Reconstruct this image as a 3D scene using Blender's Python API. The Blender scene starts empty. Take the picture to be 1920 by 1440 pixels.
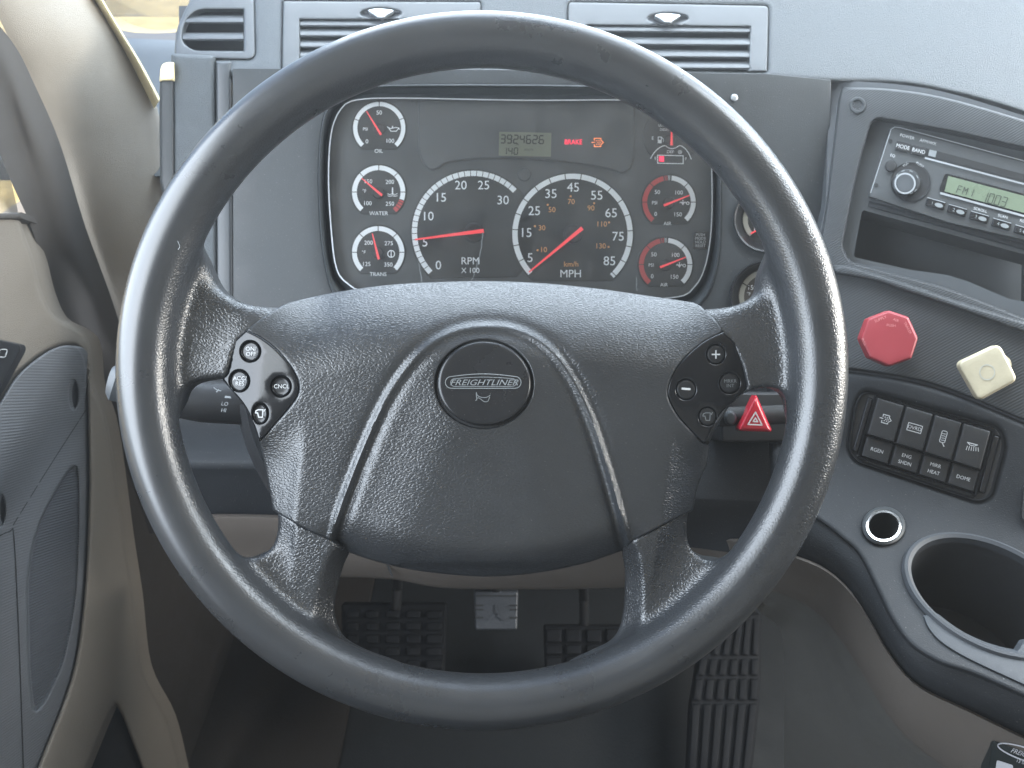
import bpy, math, random
import numpy as np
from mathutils import Vector, geometry

S = bpy.context.scene
COL = S.collection
rnd = random.Random(4)

# ------------------------------------------------------------------ camera, light, exposure
F = 1387.0                       # focal length of the view in 1920-wide pixels
PITCH = math.radians(35)
CAM = np.array([0.0, 0.0, 1.15])
RT = np.array([1.0, 0, 0]); FW = np.array([0, math.cos(PITCH), -math.sin(PITCH)]); UP = np.array([0, math.sin(PITCH), math.cos(PITCH)])
cam_d = bpy.data.cameras.new('camera'); cam = bpy.data.objects.new('camera', cam_d); COL.objects.link(cam)
cam.location = CAM; cam.rotation_euler = (math.radians(90) - PITCH, 0, 0)
cam_d.sensor_width = 36; cam_d.lens = 36 * F / 1920; cam_d.clip_start = 0.02; cam_d.clip_end = 2000
cam_d.dof.use_dof = True; cam_d.dof.focus_distance = 0.47; cam_d.dof.aperture_fstop = 14
S.camera = cam
SUN_ELEV = math.radians(52); SUN_AZ = math.radians(188)      # azimuth from +Y, clockwise
w = bpy.data.worlds.new('World'); S.world = w; w.use_nodes = True
nt = w.node_tree; bg = nt.nodes['Background']
sky = nt.nodes.new('ShaderNodeTexSky'); sky.sky_type = 'NISHITA'; sky.sun_disc = False
sky.sun_elevation = SUN_ELEV; sky.sun_rotation = SUN_AZ; sky.dust_density = 2.0; sky.ozone_density = 1.0
nt.links.new(sky.outputs[0], bg.inputs[0]); bg.inputs[1].default_value = 0.15
sd = bpy.data.lights.new('sun', 'SUN'); sd.energy = 3.5; sd.angle = math.radians(0.5); sd.color = (1, .94, .84)
sun = bpy.data.objects.new('sun', sd); COL.objects.link(sun)
dirv = Vector((math.sin(SUN_AZ) * math.cos(SUN_ELEV), math.cos(SUN_AZ) * math.cos(SUN_ELEV), math.sin(SUN_ELEV)))
sun.rotation_euler = dirv.to_track_quat('Z', 'Y').to_euler(); sun.location = (0, 0, 6)

def window_light(name, loc, target, sx, sy, power, color):
    l = bpy.data.lights.new(name, 'AREA'); l.shape = 'RECTANGLE'; l.size = sx; l.size_y = sy
    l.energy = power; l.color = color
    o = bpy.data.objects.new(name, l); COL.objects.link(o); o.location = loc
    o.rotation_euler = (Vector(loc) - Vector(target)).to_track_quat('Z', 'Y').to_euler()
    return o
# daylight coming in through the windscreen and the two door windows
window_light('windscreen_daylight', (0.35, 1.02, 1.52), (0.1, 0.40, 0.9), 1.9, 0.85, 25.0, (.84, .93, 1.0))
window_light('left_window_daylight', (-0.64, 0.22, 1.22), (0.0, 0.4, 0.88), 0.9, 0.6, 4.4, (.86, .94, 1.0))
window_light('right_window_daylight', (1.55, 0.45, 1.18), (0.0, 0.4, 0.88), 0.9, 0.5, 12.0, (1.0, .95, .86))
S.view_settings.view_transform = 'Standard'; S.view_settings.look = 'None'
S.view_settings.exposure = 1.72; S.view_settings.gamma = 1
S.cycles.max_bounces = 8; S.cycles.volume_bounces = 0; S.cycles.transparent_max_bounces = 8; S.cycles.use_denoising = True
S.cycles.sample_clamp_indirect = 6

# ------------------------------------------------------------------ mapping helpers
def V(px, py, d):
    px = np.asarray(px, float); py = np.asarray(py, float); d = np.asarray(d, float)
    X = (px - 960) / F * d; Y = (720 - py) / F * d
    return CAM + X[..., None] * RT + Y[..., None] * UP + d[..., None] * FW
def on_plane(px, py, p0, n):
    n = np.array(n, float); r = V(px, py, 1.0) - CAM
    t = np.dot(np.array(p0, float) - CAM, n) / (r @ n)
    return CAM + r * t[..., None] if np.ndim(t) else CAM + r * t
def zoom(x0, y0, k):
    return lambda pts: [(x0 + x / k, y0 + y / k) for x, y in pts]
Z1 = zoom(560, 160, 3.4286); Z2 = zoom(940, 160, 3.4286); Z3 = zoom(180, 0, 3.5556); Z4 = zoom(1020, 0, 3.5556)
Z5 = zoom(1540, 120, 3.7895); Z6 = zoom(1560, 500, 2.88); Z7 = zoom(0, 0, 2.057); Z8 = zoom(0, 600, 1.7143)
ZL = zoom(380, 600, 5.536); ZR = zoom(1160, 540, 2.77); ZC = zoom(1400, 900, 2.667); ZR2 = zoom(1640, 220, 5.539)
ZH = zoom(780, 600, 6.0); ZM = zoom(1340, 360, 6.0)

def cat(p0, p1, p2, p3, t):
    return 0.5 * ((2 * p1) + (-p0 + p2) * t + (2 * p0 - 5 * p1 + 4 * p2 - p3) * t * t + (-p0 + 3 * p1 - 3 * p2 + p3) * t ** 3)
def smooth(pts, n=8, closed=False):
    P = [np.array(p, float) for p in pts]; N = len(P); out = []
    segs = N if closed else N - 1
    for i in range(segs):
        if closed: a, b, c, d = P[(i - 1) % N], P[i], P[(i + 1) % N], P[(i + 2) % N]
        else:
            b, c = P[i], P[i + 1]
            a = P[i - 1] if i else 2 * b - c
            d = P[i + 2] if i + 2 < N else 2 * c - b
        for k in range(n): out.append(cat(a, b, c, d, k / n))
    if not closed: out.append(P[-1])
    return [tuple(p) for p in out]
def rounded(pts, r, n=6):
    P = [np.array(p, float) for p in pts]; out = []; N = len(P)
    rr = r if isinstance(r, (list, tuple)) else [r] * N
    for i in range(N):
        p, a, b = P[i], P[i - 1], P[(i + 1) % N]
        ra = min(rr[i], .49 * np.linalg.norm(a - p), .49 * np.linalg.norm(b - p))
        A = p + (a - p) / np.linalg.norm(a - p) * ra; B = p + (b - p) / np.linalg.norm(b - p) * ra
        for k in range(n + 1):
            t = k / n; out.append(tuple((1 - t) ** 2 * A + 2 * t * (1 - t) * p + t * t * B))
    return out
def circle(cx, cy, rx, ry=None, n=48, rot=0):
    ry = ry or rx; c, s = math.cos(math.radians(rot)), math.sin(math.radians(rot)); o = []
    for i in range(n):
        a = 2 * math.pi * i / n; x, y = rx * math.cos(a), ry * math.sin(a)
        o.append((cx + x * c - y * s, cy + x * s + y * c))
    return o
def box4(cx, cy, w_, h_, rot=0):
    c, s = math.cos(math.radians(rot)), math.sin(math.radians(rot))
    return [(cx + x * c - y * s, cy + x * s + y * c) for x, y in ((-w_/2, -h_/2), (w_/2, -h_/2), (w_/2, h_/2), (-w_/2, h_/2))]
def densify(pts, step):
    out = []
    for i in range(len(pts)):
        a = np.array(pts[i], float); b = np.array(pts[(i + 1) % len(pts)], float)
        n = max(1, int(np.ceil(np.linalg.norm(b - a) / step)))
        for k in range(n): out.append(tuple(a + (b - a) * k / n))
    return out
def seg_dist(P, poly, closed=True):
    """unsigned distance of points P (n,2) to a polyline"""
    A = np.array(poly, float); B = np.roll(A, -1, 0)
    if not closed: A, B = A[:-1], B[:-1]
    best = np.full(len(P), 1e9)
    for a, b in zip(A, B):
        ab = b - a; L = ab @ ab + 1e-12
        t = np.clip(((P - a) @ ab) / L, 0, 1)
        q = P - a - t[:, None] * ab
        best = np.minimum(best, q[:, 0] ** 2 + q[:, 1] ** 2)
    return np.sqrt(best)
def inside(P, poly):
    A = np.array(poly, float); B = np.roll(A, -1, 0); r = np.zeros(len(P), bool)
    for a, b in zip(A, B):
        if a[1] == b[1]: continue
        c = (a[1] > P[:, 1]) != (b[1] > P[:, 1])
        r ^= c & (P[:, 0] < (b[0] - a[0]) * (P[:, 1] - a[1]) / (b[1] - a[1]) + a[0])
    return r
def sdf(P, poly):
    d = seg_dist(P, poly); return np.where(inside(P, poly), -d, d)
def sst(a, b, x):
    t = np.clip((x - a) / (b - a), 0, 1); return t * t * (3 - 2 * t)

# ------------------------------------------------------------------ mesh builder
ORG = {}
class MB:
    def __init__(s): s.v = []; s.f = []; s.n = 0
    def add(s, verts, faces):
        verts = np.asarray(verts, float).reshape(-1, 3); s.v.append(verts)
        s.f += [tuple(i + s.n for i in f) for f in faces]; s.n += len(verts)
        return s
    def build(s, name, mat, parent=None, label=None, sharp=35, base=None):
        v = np.concatenate(s.v)
        if parent is not None: org = ORG[parent]
        else: org = np.array([v[:, 0].mean(), v[:, 1].mean(), v[:, 2].min()]) if base is None else np.array(base, float)
        me = bpy.data.meshes.new(name); me.from_pydata((v - org).tolist(), [], s.f)
        me.validate(); me.polygons.foreach_set('use_smooth', [True] * len(me.polygons))
        me.set_sharp_from_angle(angle=math.radians(sharp)); me.materials.append(mat); me.update()
        o = bpy.data.objects.new(name, me); COL.objects.link(o)
        if parent is not None: o.parent = parent
        else: o.location = org
        ORG[o] = org
        if label: o['label'] = label
        return o
def thing(name, label, category, at, group=None):
    o = bpy.data.objects.new(name, None); COL.objects.link(o); o.empty_display_size = .01
    o.location = at; ORG[o] = np.array(at, float)
    o['label'] = label; o['category'] = category
    if group: o['group'] = group
    return o
def tag(o, label=None, category=None, group=None, kind=None):
    if label: o['label'] = label
    if category: o['category'] = category
    if group: o['group'] = group
    if kind: o['kind'] = kind
    return o

def const(d): return lambda x, y: np.full(np.shape(x), float(d))
def qplane(p1, p2, p3):
    """true plane through three (px,py,depth)"""
    A = np.array([[1, p[0], p[1]] for p in (p1, p2, p3)], float)
    a, b, c = np.linalg.solve(A, np.array([1 / p[2] for p in (p1, p2, p3)]))
    return lambda x, y: 1 / (a + b * np.asarray(x, float) + c * np.asarray(y, float))
def off(D, e): return lambda x, y: D(x, y) + e

def patch(mb, outline, D, holes=(), res=14, roll=None, skirt=0.0, step=None, hskirt=None, M=None, along=None):
    """sheet over an outline (pixels) at depth D with rolled edge and a skirt going back: a solid-looking moulding"""
    step = step or max(2.0, res * .6)
    M = M or V
    def ccw(poly):
        a = np.array([(x, -y) for x, y in poly]); b = np.roll(a, -1, 0)
        return (a[:, 0] * b[:, 1] - b[:, 0] * a[:, 1]).sum() > 0
    loops = []
    for k, poly in enumerate([outline] + list(holes)):
        p = densify(list(poly), step)
        if not ccw(p): p = p[::-1]
        loops.append(p)
    pts = []; edges = []; ring = []
    for p in loops:
        b = len(pts); pts += p; edges += [(b + i, b + (i + 1) % len(p)) for i in range(len(p))]; ring.append((b, len(p)))
    allb = [np.array(p) for p in loops]
    def bdist(P):
        d = np.full(len(P), 1e9)
        for p in allb: d = np.minimum(d, seg_dist(P, p))
        return d
    def keep(P):
        k = inside(P, loops[0])
        for h in loops[1:]: k &= ~inside(P, h)
        return k
    extra = []
    if roll:
        r = roll[0]
        for p in loops:
            A = np.array(p); T = np.roll(A, -1, 0) - np.roll(A, 1, 0); T /= np.linalg.norm(T, axis=1)[:, None] + 1e-9
            Nn = np.stack([T[:, 1], -T[:, 0]], 1)
            for fr in (.08, .25, .5, .75, 1.0):
                for sgn in (1, -1):
                    Q = A + sgn * Nn * r * fr
                    m = keep(Q) & (bdist(Q) > r * fr * .96); extra.append(Q[m])
    A = np.array(loops[0]); x0, y0 = A.min(0); x1, y1 = A.max(0)
    gx, gy = np.meshgrid(np.arange(x0 + res / 2, x1, res), np.arange(y0 + res / 2, y1, res))
    G = np.stack([gx.ravel() + .13 * res * (np.arange(gx.size) % 3 - 1), gy.ravel()], 1)
    if len(G):
        m = keep(G); G = G[m]
        if len(G): G = G[bdist(G) > (roll[0] if roll else 0) + res * .45]
        if along is not None and len(G):      # rows of points following a raised ridge
            C = resample(along[0], along[2]); T = np.gradient(C, axis=0); T /= np.linalg.norm(T, axis=1)[:, None]; Nn = np.stack([T[:, 1], -T[:, 0]], 1)
            G = G[seg_dist(G, along[0], False) > along[1] + res * .4]
            for o in np.linspace(-along[1], along[1], 15):
                Q = C + Nn * o; Q = Q[keep(Q)]; extra.append(Q[bdist(Q) > (roll[0] if roll else 0) + 1.5])
        extra.append(G)
    ex = np.concatenate(extra) if extra else np.zeros((0, 2))
    allp = np.concatenate([np.array(pts), ex]) if len(ex) else np.array(pts)
    res_ = geometry.delaunay_2d_cdt([Vector((x, -y)) for x, y in allp], edges, [], 1, 1e-4)
    P2 = np.array([(v.x, -v.y) for v in res_[0]]); tri = res_[2]
    if holes:
        cen = np.array([P2[list(f)].mean(0) for f in tri]); k = keep(cen); tri = [f for f, q in zip(tri, k) if q]
    d = D(P2[:, 0], P2[:, 1])
    if roll:
        bd = np.minimum(bdist(P2), roll[0]); t = 1 - bd / roll[0]
        d = d + roll[1] * (1 - np.sqrt(np.maximum(0, 1 - t * t)))
    W = M(P2[:, 0], P2[:, 1], d)
    mb.add(W, [tuple(f) for f in tri])
    if skirt:
        for k, p in enumerate(loops):
            sk = skirt if k == 0 or hskirt is None else hskirt
            if not sk: continue
            q = np.array(p); dd = D(q[:, 0], q[:, 1]) + (roll[1] if roll else 0)
            a = M(q[:, 0], q[:, 1], dd)
            vdir = (a - CAM); vdir /= np.linalg.norm(vdir, axis=1)[:, None]
            b = a + (.45 * vdir + .55 * FW) * sk if M is V else a + FW * sk
            n = len(p); mb.add(np.concatenate([a, b]), [((i + 1) % n, i, n + i, n + (i + 1) % n) if k == 0 else (i, (i + 1) % n, n + (i + 1) % n, n + i) for i in range(n)])
    return mb
def ring_strip(mb, a, b):
    """closed strip between two equally long rings of world points"""
    n = len(a); mb.add(np.concatenate([a, b]), [(i, (i + 1) % n, n + (i + 1) % n, n + i) for i in range(n)]); return mb
def resample(pl, n):
    P = np.array(pl, float); L = np.r_[0, np.cumsum(np.linalg.norm(np.diff(P[:, :2], axis=0), axis=1))]
    t = np.linspace(0, L[-1], n); return np.stack([np.interp(t, L, P[:, k]) for k in range(P.shape[1])], 1)
def loft(mb, rows, n=60, sub=6, closed=False, world=False):
    """smooth sheet through rows of (px,py,depth)"""
    R = [resample(smooth(r, 6), n) for r in rows]
    W = [r if world else V(r[:, 0], r[:, 1], r[:, 2]) for r in R]
    out = []
    N = len(W)
    for i in range(N - 1):
        a = W[i - 1] if i else 2 * W[0] - W[1]; b, c = W[i], W[i + 1]; d = W[i + 2] if i + 2 < N else 2 * c - b
        for k in range(sub): out.append(cat(a, b, c, d, k / sub))
    out.append(W[-1]); out = np.array(out); m = len(out)
    mb.add(out.reshape(-1, 3), [(i * n + j, (i + 1) * n + j, (i + 1) * n + j + 1, i * n + j + 1) for i in range(m - 1) for j in range(n - 1)])
    return mb
def poly(mb, pts, D, e=-.0006, M=None):
    q = np.array(pts, float); mb.add((M or V)(q[:, 0], q[:, 1], D(q[:, 0], q[:, 1]) + e), [tuple(range(len(q)))]); return mb
def stroke(mb, pts, w_, D, e=-.0006, closed=False, M=None):
    P = np.array(pts, float); N = len(P)
    for i in range(N if closed else N - 1):
        a, b = P[i], P[(i + 1) % N]; t = (b - a) / (np.linalg.norm(b - a) + 1e-9); n = np.array([-t[1], t[0]]) * w_ / 2; x = t * w_ * .35
        poly(mb, [a - x - n, b + x - n, b + x + n, a - x + n], D, e, M)
    return mb
def arc(mb, cx, cy, r0, r1, a0, a1, D, e=-.0006, n=24, M=None):
    A = np.radians(np.linspace(a0, a1, n + 1)); p = []
    for r in (r0, r1): p.append(np.stack([cx + r * np.cos(A), cy - r * np.sin(A)], 1))
    q = np.concatenate(p); mb.add((M or V)(q[:, 0], q[:, 1], D(q[:, 0], q[:, 1]) + e), [(i, i + 1, n + 2 + i, n + 1 + i) for i in range(n)]); return mb
_tc = {}
def text2d(s, bold=0.0, shear=0.0):
    k = (s, bold, shear)
    if k not in _tc:
        c = bpy.data.curves.new('lettering', 'FONT'); c.body = s; c.align_x = 'CENTER'; c.offset = bold; c.shear = shear; c.resolution_u = 3
        o = bpy.data.objects.new('lettering', c); COL.objects.link(o); bpy.context.view_layer.update()
        me = o.to_mesh(); v = np.array([(p.co.x, p.co.y) for p in me.vertices]).reshape(-1, 2); f = [tuple(p.vertices) for p in me.polygons]
        o.to_mesh_clear(); bpy.data.objects.remove(o); bpy.data.curves.remove(c); _tc[k] = (v, f)
    return _tc[k]
_H = [None]
def text(mb, s, cx, cy, cap, D, e=-.0008, rot=0, sx=1.0, bold=.0, shear=0, M=None):
    bold = 0
    if _H[0] is None: _H[0] = text2d('H')[0][:, 1].max()
    v, f = text2d(s, bold, shear); k = cap / _H[0]
    x = v[:, 0] * k * sx; y = -(v[:, 1] - _H[0] / 2) * k
    c_, s_ = math.cos(math.radians(rot)), math.sin(math.radians(rot))
    X = cx + x * c_ - y * s_; Y = cy + x * s_ + y * c_
    mb.add((M or V)(X, Y, D(X, Y) + e), f); return mb
SEG = {'0': 'abcdef', '1': 'bc', '2': 'abged', '3': 'abgcd', '4': 'fgbc', '5': 'afgcd', '6': 'afgedc', '7': 'abc', '8': 'abcdefg', '9': 'abcdfg',
       'F': 'afge', 'I': 'bc', 'M': 'efabc', ' ': ''}
def seven(mb, s, x, y, w_, h_, D, rot=0, slant=.12, t=1.4, gap=None, e=-.0008):
    gap = gap or w_ * .38; c_, s_ = math.cos(math.radians(rot)), math.sin(math.radians(rot)); x0 = 0
    for ch in s:
        if ch == '.':
            pts = [[(x0 - gap * .55, h_ - t), (x0 - gap * .55 + t, h_ - t)]]; adv = 0
        else:
            g = {'a': [(0, 0), (w_, 0)], 'b': [(w_, 0), (w_, h_/2)], 'c': [(w_, h_/2), (w_, h_)], 'd': [(0, h_), (w_, h_)],
                 'e': [(0, h_/2), (0, h_)], 'f': [(0, 0), (0, h_/2)], 'g': [(0, h_/2), (w_, h_/2)]}
            pts = [[(a[0] + x0, a[1]) for a in g[k]] for k in SEG[ch]]
            if ch == 'M': pts = [[(x0, 0), (x0, h_)], [(x0 + w_, 0), (x0 + w_, h_)], [(x0, 0), (x0 + w_/2, h_ * .5)], [(x0 + w_, 0), (x0 + w_/2, h_ * .5)]]
            adv = w_ + gap
        for a, b in pts:
            A = np.array(a); B = np.array(b); d = (B - A); L = np.linalg.norm(d); d = d / (L + 1e-9); A = A + d * t * .55; B = B - d * t * .55
            q = []
            for p in (A, B):
                X = p[0] + slant * (h_ - p[1]); q.append((x + X * c_ - p[1] * s_, y + X * s_ + p[1] * c_))
            stroke(mb, q, t, D, e)
        x0 += adv
    return mb
def cyl_world(mb, p0, p1, r0, r1=None, n=32, caps=True):
    r1 = r0 if r1 is None else r1
    p0 = np.array(p0, float); p1 = np.array(p1, float); ax = p1 - p0; ax /= np.linalg.norm(ax)
    t = np.array([0, 0, 1.0]) if abs(ax[2]) < .9 else np.array([1.0, 0, 0]); u = np.cross(ax, t); u /= np.linalg.norm(u); v = np.cross(ax, u)
    A = np.linspace(0, 2 * np.pi, n, endpoint=False); c = np.cos(A)[:, None] * u + np.sin(A)[:, None] * v
    ring_strip(mb, p0 + c * r0, p1 + c * r1)
    if caps:
        mb.add(p0 + c * r0, [tuple(range(n))[::-1]]); mb.add(p1 + c * r1, [tuple(range(n))])
    return mb
def box_world(mb, lo, hi):
    (a, b, c), (d, e, f) = lo, hi
    mb.add([(a,b,c),(d,b,c),(d,e,c),(a,e,c),(a,b,f),(d,b,f),(d,e,f),(a,e,f)], [(3,2,1,0),(4,5,6,7),(0,1,5,4),(1,2,6,5),(2,3,7,6),(3,0,4,7)]); return mb

# ------------------------------------------------------------------ materials
def material(name, color, rough=.5, bump=None, spec=.5, metal=0, coat=0, mottle=.12, emit=None, sheen=0, dust=0):
    m = bpy.data.materials.new(name); m.use_nodes = True; t = m.node_tree; N = t.nodes; L = t.links
    b = N['Principled BSDF']; b.inputs['Base Color'].default_value = (*color, 1); b.inputs['Roughness'].default_value = rough
    b.inputs['Specular IOR Level'].default_value = spec; b.inputs['Metallic'].default_value = metal
    b.inputs['Coat Weight'].default_value = coat; b.inputs['Coat Roughness'].default_value = .12
    if sheen: b.inputs['Sheen Weight'].default_value = sheen; b.inputs['Sheen Roughness'].default_value = .5
    tc = N.new('ShaderNodeTexCoord'); O = tc.outputs['Object']
    if mottle:
        nz = N.new('ShaderNodeTexNoise'); nz.inputs['Scale'].default_value = 22; nz.inputs['Detail'].default_value = 8; nz.inputs['Roughness'].default_value = .65
        L.new(O, nz.inputs['Vector'])
        mr = N.new('ShaderNodeMapRange'); mr.inputs[1].default_value = .3; mr.inputs[2].default_value = .7; mr.inputs[3].default_value = 1 - mottle; mr.inputs[4].default_value = 1 + mottle
        L.new(nz.outputs[0], mr.inputs[0])
        mx = N.new('ShaderNodeVectorMath'); mx.operation = 'SCALE'; mx.inputs[0].default_value = color; L.new(mr.outputs[0], mx.inputs['Scale'])
        src = mx.outputs[0]
        if dust:   # pale specks and fluff lying on the surface
            dn = N.new('ShaderNodeTexNoise'); dn.inputs['Scale'].default_value = 900; dn.inputs['Detail'].default_value = 3; L.new(O, dn.inputs['Vector'])
            dr = N.new('ShaderNodeMapRange'); dr.inputs[1].default_value = .68; dr.inputs[2].default_value = .78; dr.inputs[4].default_value = dust; L.new(dn.outputs[0], dr.inputs[0])
            dm = N.new('ShaderNodeMix'); dm.data_type = 'RGBA'; L.new(dr.outputs[0], dm.inputs[0]); L.new(src, dm.inputs[6]); dm.inputs[7].default_value = (.35, .34, .32, 1); src = dm.outputs[2]
        L.new(src, b.inputs['Base Color'])
        rr = N.new('ShaderNodeMapRange'); rr.inputs[1].default_value = .3; rr.inputs[2].default_value = .7; rr.inputs[3].default_value = rough * .88; rr.inputs[4].default_value = min(1, rough * 1.12)
        L.new(nz.outputs[0], rr.inputs[0]); L.new(rr.outputs[0], b.inputs['Roughness'])
    if emit: b.inputs['Emission Color'].default_value = (*emit[0], 1); b.inputs['Emission Strength'].default_value = emit[1]
    if bump:
        kind, size, depth = bump[:3]
        bp = N.new('ShaderNodeBump'); bp.inputs['Strength'].default_value = 1; bp.inputs['Distance'].default_value = depth
        if kind == 'leather':
            dn = N.new('ShaderNodeTexNoise'); dn.inputs['Scale'].default_value = .35 / size; dn.inputs['Detail'].default_value = 2; L.new(O, dn.inputs['Vector'])
            ad = N.new('ShaderNodeVectorMath'); ad.operation = 'MULTIPLY_ADD'; L.new(dn.outputs['Color'], ad.inputs[0]); ad.inputs[1].default_value = (size * .9,) * 3; L.new(O, ad.inputs[2])
            mp = N.new('ShaderNodeMapping'); an = bump[3] if len(bump) > 3 else 1.0; mp.inputs['Scale'].default_value = (1 / an, 1, 1); L.new(ad.outputs[0], mp.inputs[0])
            vo = N.new('ShaderNodeTexVoronoi'); vo.feature = 'DISTANCE_TO_EDGE'; vo.inputs['Scale'].default_value = 1 / size; L.new(mp.outputs[0], vo.inputs['Vector'])
            cr = N.new('ShaderNodeMapRange'); cr.inputs[1].default_value = 0; cr.inputs[2].default_value = .30; cr.interpolation_type = 'SMOOTHSTEP'; L.new(vo.outputs['Distance'], cr.inputs[0])
            n2 = N.new('ShaderNodeTexNoise'); n2.inputs['Scale'].default_value = 1.4 / size; n2.inputs['Detail'].default_value = 3; L.new(mp.outputs[0], n2.inputs['Vector'])
            sm = N.new('ShaderNodeMath'); sm.operation = 'MULTIPLY_ADD'; L.new(n2.outputs[0], sm.inputs[0]); sm.inputs[1].default_value = .15; L.new(cr.outputs[0], sm.inputs[2])
            h = sm.outputs[0]
            if len(bump) > 4 and bump[4]:
                at = N.new('ShaderNodeAttribute'); at.attribute_name = bump[4]
                mm = N.new('ShaderNodeMath'); mm.operation = 'MULTIPLY'; L.new(h, mm.inputs[0]); L.new(at.outputs['Fac'], mm.inputs[1]); h = mm.outputs[0]
        elif kind == 'grain':
            nz2 = N.new('ShaderNodeTexNoise'); nz2.inputs['Scale'].default_value = 1 / size; nz2.inputs['Detail'].default_value = 3; L.new(O, nz2.inputs['Vector']); h = nz2.outputs[0]
        elif kind == 'rib':      # fine parallel ribs, bump[3] = unit vector across the ribs
            dt = N.new('ShaderNodeVectorMath'); dt.operation = 'DOT_PRODUCT'; L.new(O, dt.inputs[0]); dt.inputs[1].default_value = tuple(bump[3])
            ml = N.new('ShaderNodeMath'); ml.operation = 'MULTIPLY'; L.new(dt.outputs['Value'], ml.inputs[0]); ml.inputs[1].default_value = 2 * math.pi / size
            sn = N.new('ShaderNodeMath'); sn.operation = 'SINE'; L.new(ml.outputs[0], sn.inputs[0]); h = sn.outputs[0]
        L.new(h, bp.inputs['Height']); L.new(bp.outputs[0], b.inputs['Normal'])
    return m
def diag(deg): return -math.sin(math.radians(deg)) * RT + math.cos(math.radians(deg)) * UP
M_ = {}
M_['leather'] = material('black_grained_leather', (.026, .029, .033), .31, ('leather', .0016, .00011, 1.8), dust=.35, spec=.9)
M_['rim'] = material('worn_rim_leather', (.030, .033, .037), .29, ('leather', .0017, .00018, 1.4, 'grain'), dust=.15, spec=.9)
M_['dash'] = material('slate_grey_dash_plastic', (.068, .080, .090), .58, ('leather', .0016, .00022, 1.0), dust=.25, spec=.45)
M_['vent'] = material('smooth_slate_plastic', (.064, .072, .080), .42, ('grain', .0006, .00006), mottle=.06)
M_['panel'] = material('satin_charcoal_panel', (.028, .033, .037), .52, ('grain', .0009, .00018), mottle=.16, dust=.5)
M_['ring'] = material('slate_cup_ring', (.036, .041, .048), .55, ('grain', .0006, .00008), mottle=.1, spec=.3, dust=.3)
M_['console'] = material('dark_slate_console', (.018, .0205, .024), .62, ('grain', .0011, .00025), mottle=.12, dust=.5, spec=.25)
M_['ribbed'] = material('diagonal_ribbed_console', (.031, .035, .039), .5, ('rib', .0019, .00010, diag(32)), mottle=.08)
M_['black'] = material('black_plastic', (.018, .019, .021), .42, ('grain', .0006, .00005), mottle=.1)
M_['horn'] = material('satin_black_horn_button', (.017, .018, .020), .27, None, mottle=.15, dust=.3)
M_['radio'] = material('grey_radio_plastic', (.062, .068, .072), .45, ('grain', .0006, .00005), mottle=.08, dust=.3)
M_['panelgloss'] = material('gloss_black_switch_panel', (.012, .013, .015), .11, None, mottle=.1, spec=.5)
M_['gloss'] = material('gloss_black_plastic', (.012, .013, .015), .16, None, mottle=.1, spec=.45, coat=.0)
M_['recess'] = material('veiled_recess_grey', (.045, .05, .054), .6, None)  # grey lifted to put the glare veil into the hollows
M_['void'] = material('dark_cavity', (.012, .013, .014), .7, None)
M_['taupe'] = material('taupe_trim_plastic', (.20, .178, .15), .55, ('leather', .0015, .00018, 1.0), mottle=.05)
M_['taupe_shaded'] = material('shaded_taupe_bolster', (.118, .104, .092), .55, ('grain', .0012, .00015), mottle=.05)  # darker copy of the taupe plastic, shade put into the colour
M_['pillar'] = material('lit_taupe_pillar', (.27, .24, .20), .55, ('leather', .0015, .00014, 1.0), mottle=.06)  # paler copy of the taupe plastic, window light put into the colour
M_['taupe2'] = material('grey_taupe_side', (.125, .122, .112), .6, ('grain', .0008, .0001), mottle=.05)
M_['door_rib'] = material('ribbed_slate_door_insert', (.115, .122, .132), .5, ('rib', .0026, .00012, diag(-8)), mottle=.06)
M_['grille'] = material('ribbed_speaker_grille', (.075, .082, .092), .55, ('rib', .0024, .0003, diag(-28)), mottle=.06)
M_['seal'] = material('dark_rubber_seal', (.065, .060, .056), .65, ('grain', .001, .0001))
M_['dial'] = material('black_dial_face', (.022, .026, .028), .5, None, mottle=.06)
M_['cluster'] = material('grey_cluster_face', (.062, .070, .075), .55, None, mottle=.05)
M_['dialbrown'] = material('brownish_dial_face', (.075, .068, .06), .5, None)
M_['white'] = material('white_dial_print', (.82, .86, .89), .5, None, mottle=.03)
M_['cream'] = material('ivory_dial_band', (.42, .42, .37), .5, None, mottle=.03)
M_['orange'] = material('orange_dial_print', (.75, .36, .12), .5, None, mottle=.03)
M_['red'] = material('red_dial_print', (.5, .05, .05), .5, None, mottle=.05)
M_['needle'] = material('red_needle', (.85, .06, .07), .4, None, mottle=0, emit=((1, .08, .1), .12))
M_['lcd'] = material('olive_lcd', (.16, .175, .13), .35, None, mottle=.03)
M_['lcd2'] = material('green_lcd', (.16, .205, .14), .3, None, mottle=.05)
M_['lcddark'] = material('lcd_segments', (.012, .014, .01), .5, None, mottle=0)
M_['redlamp'] = material('lit_red_lamp', (.6, .02, .04), .5, None, mottle=0, emit=((1, .02, .08), .55))
M_['amberlamp'] = material('lit_amber_lamp', (.6, .2, .05), .5, None, mottle=0, emit=((1, .25, .08), .35))
M_['print'] = material('pale_print', (.55, .57, .58), .5, None, mottle=0)
M_['dimprint'] = material('worn_grey_print', (.22, .24, .25), .5, None, mottle=.1)
M_['knobred'] = material('red_brake_knob', (.30, .030, .040), .42, ('grain', .0008, .00004), mottle=.08)
M_['knobprint'] = material('faded_pink_print', (.62, .22, .22), .5, None, mottle=.1)
M_['knobcream'] = material('cream_brake_knob', (.46, .41, .29), .5, ('grain', .002, .00008), mottle=.12)
M_['hazard'] = material('red_hazard_button', (.45, .012, .03), .3, None, mottle=.05, coat=.4)
M_['chrome'] = material('chrome', (.8, .8, .8), .18, None, metal=1, mottle=0)
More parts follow.
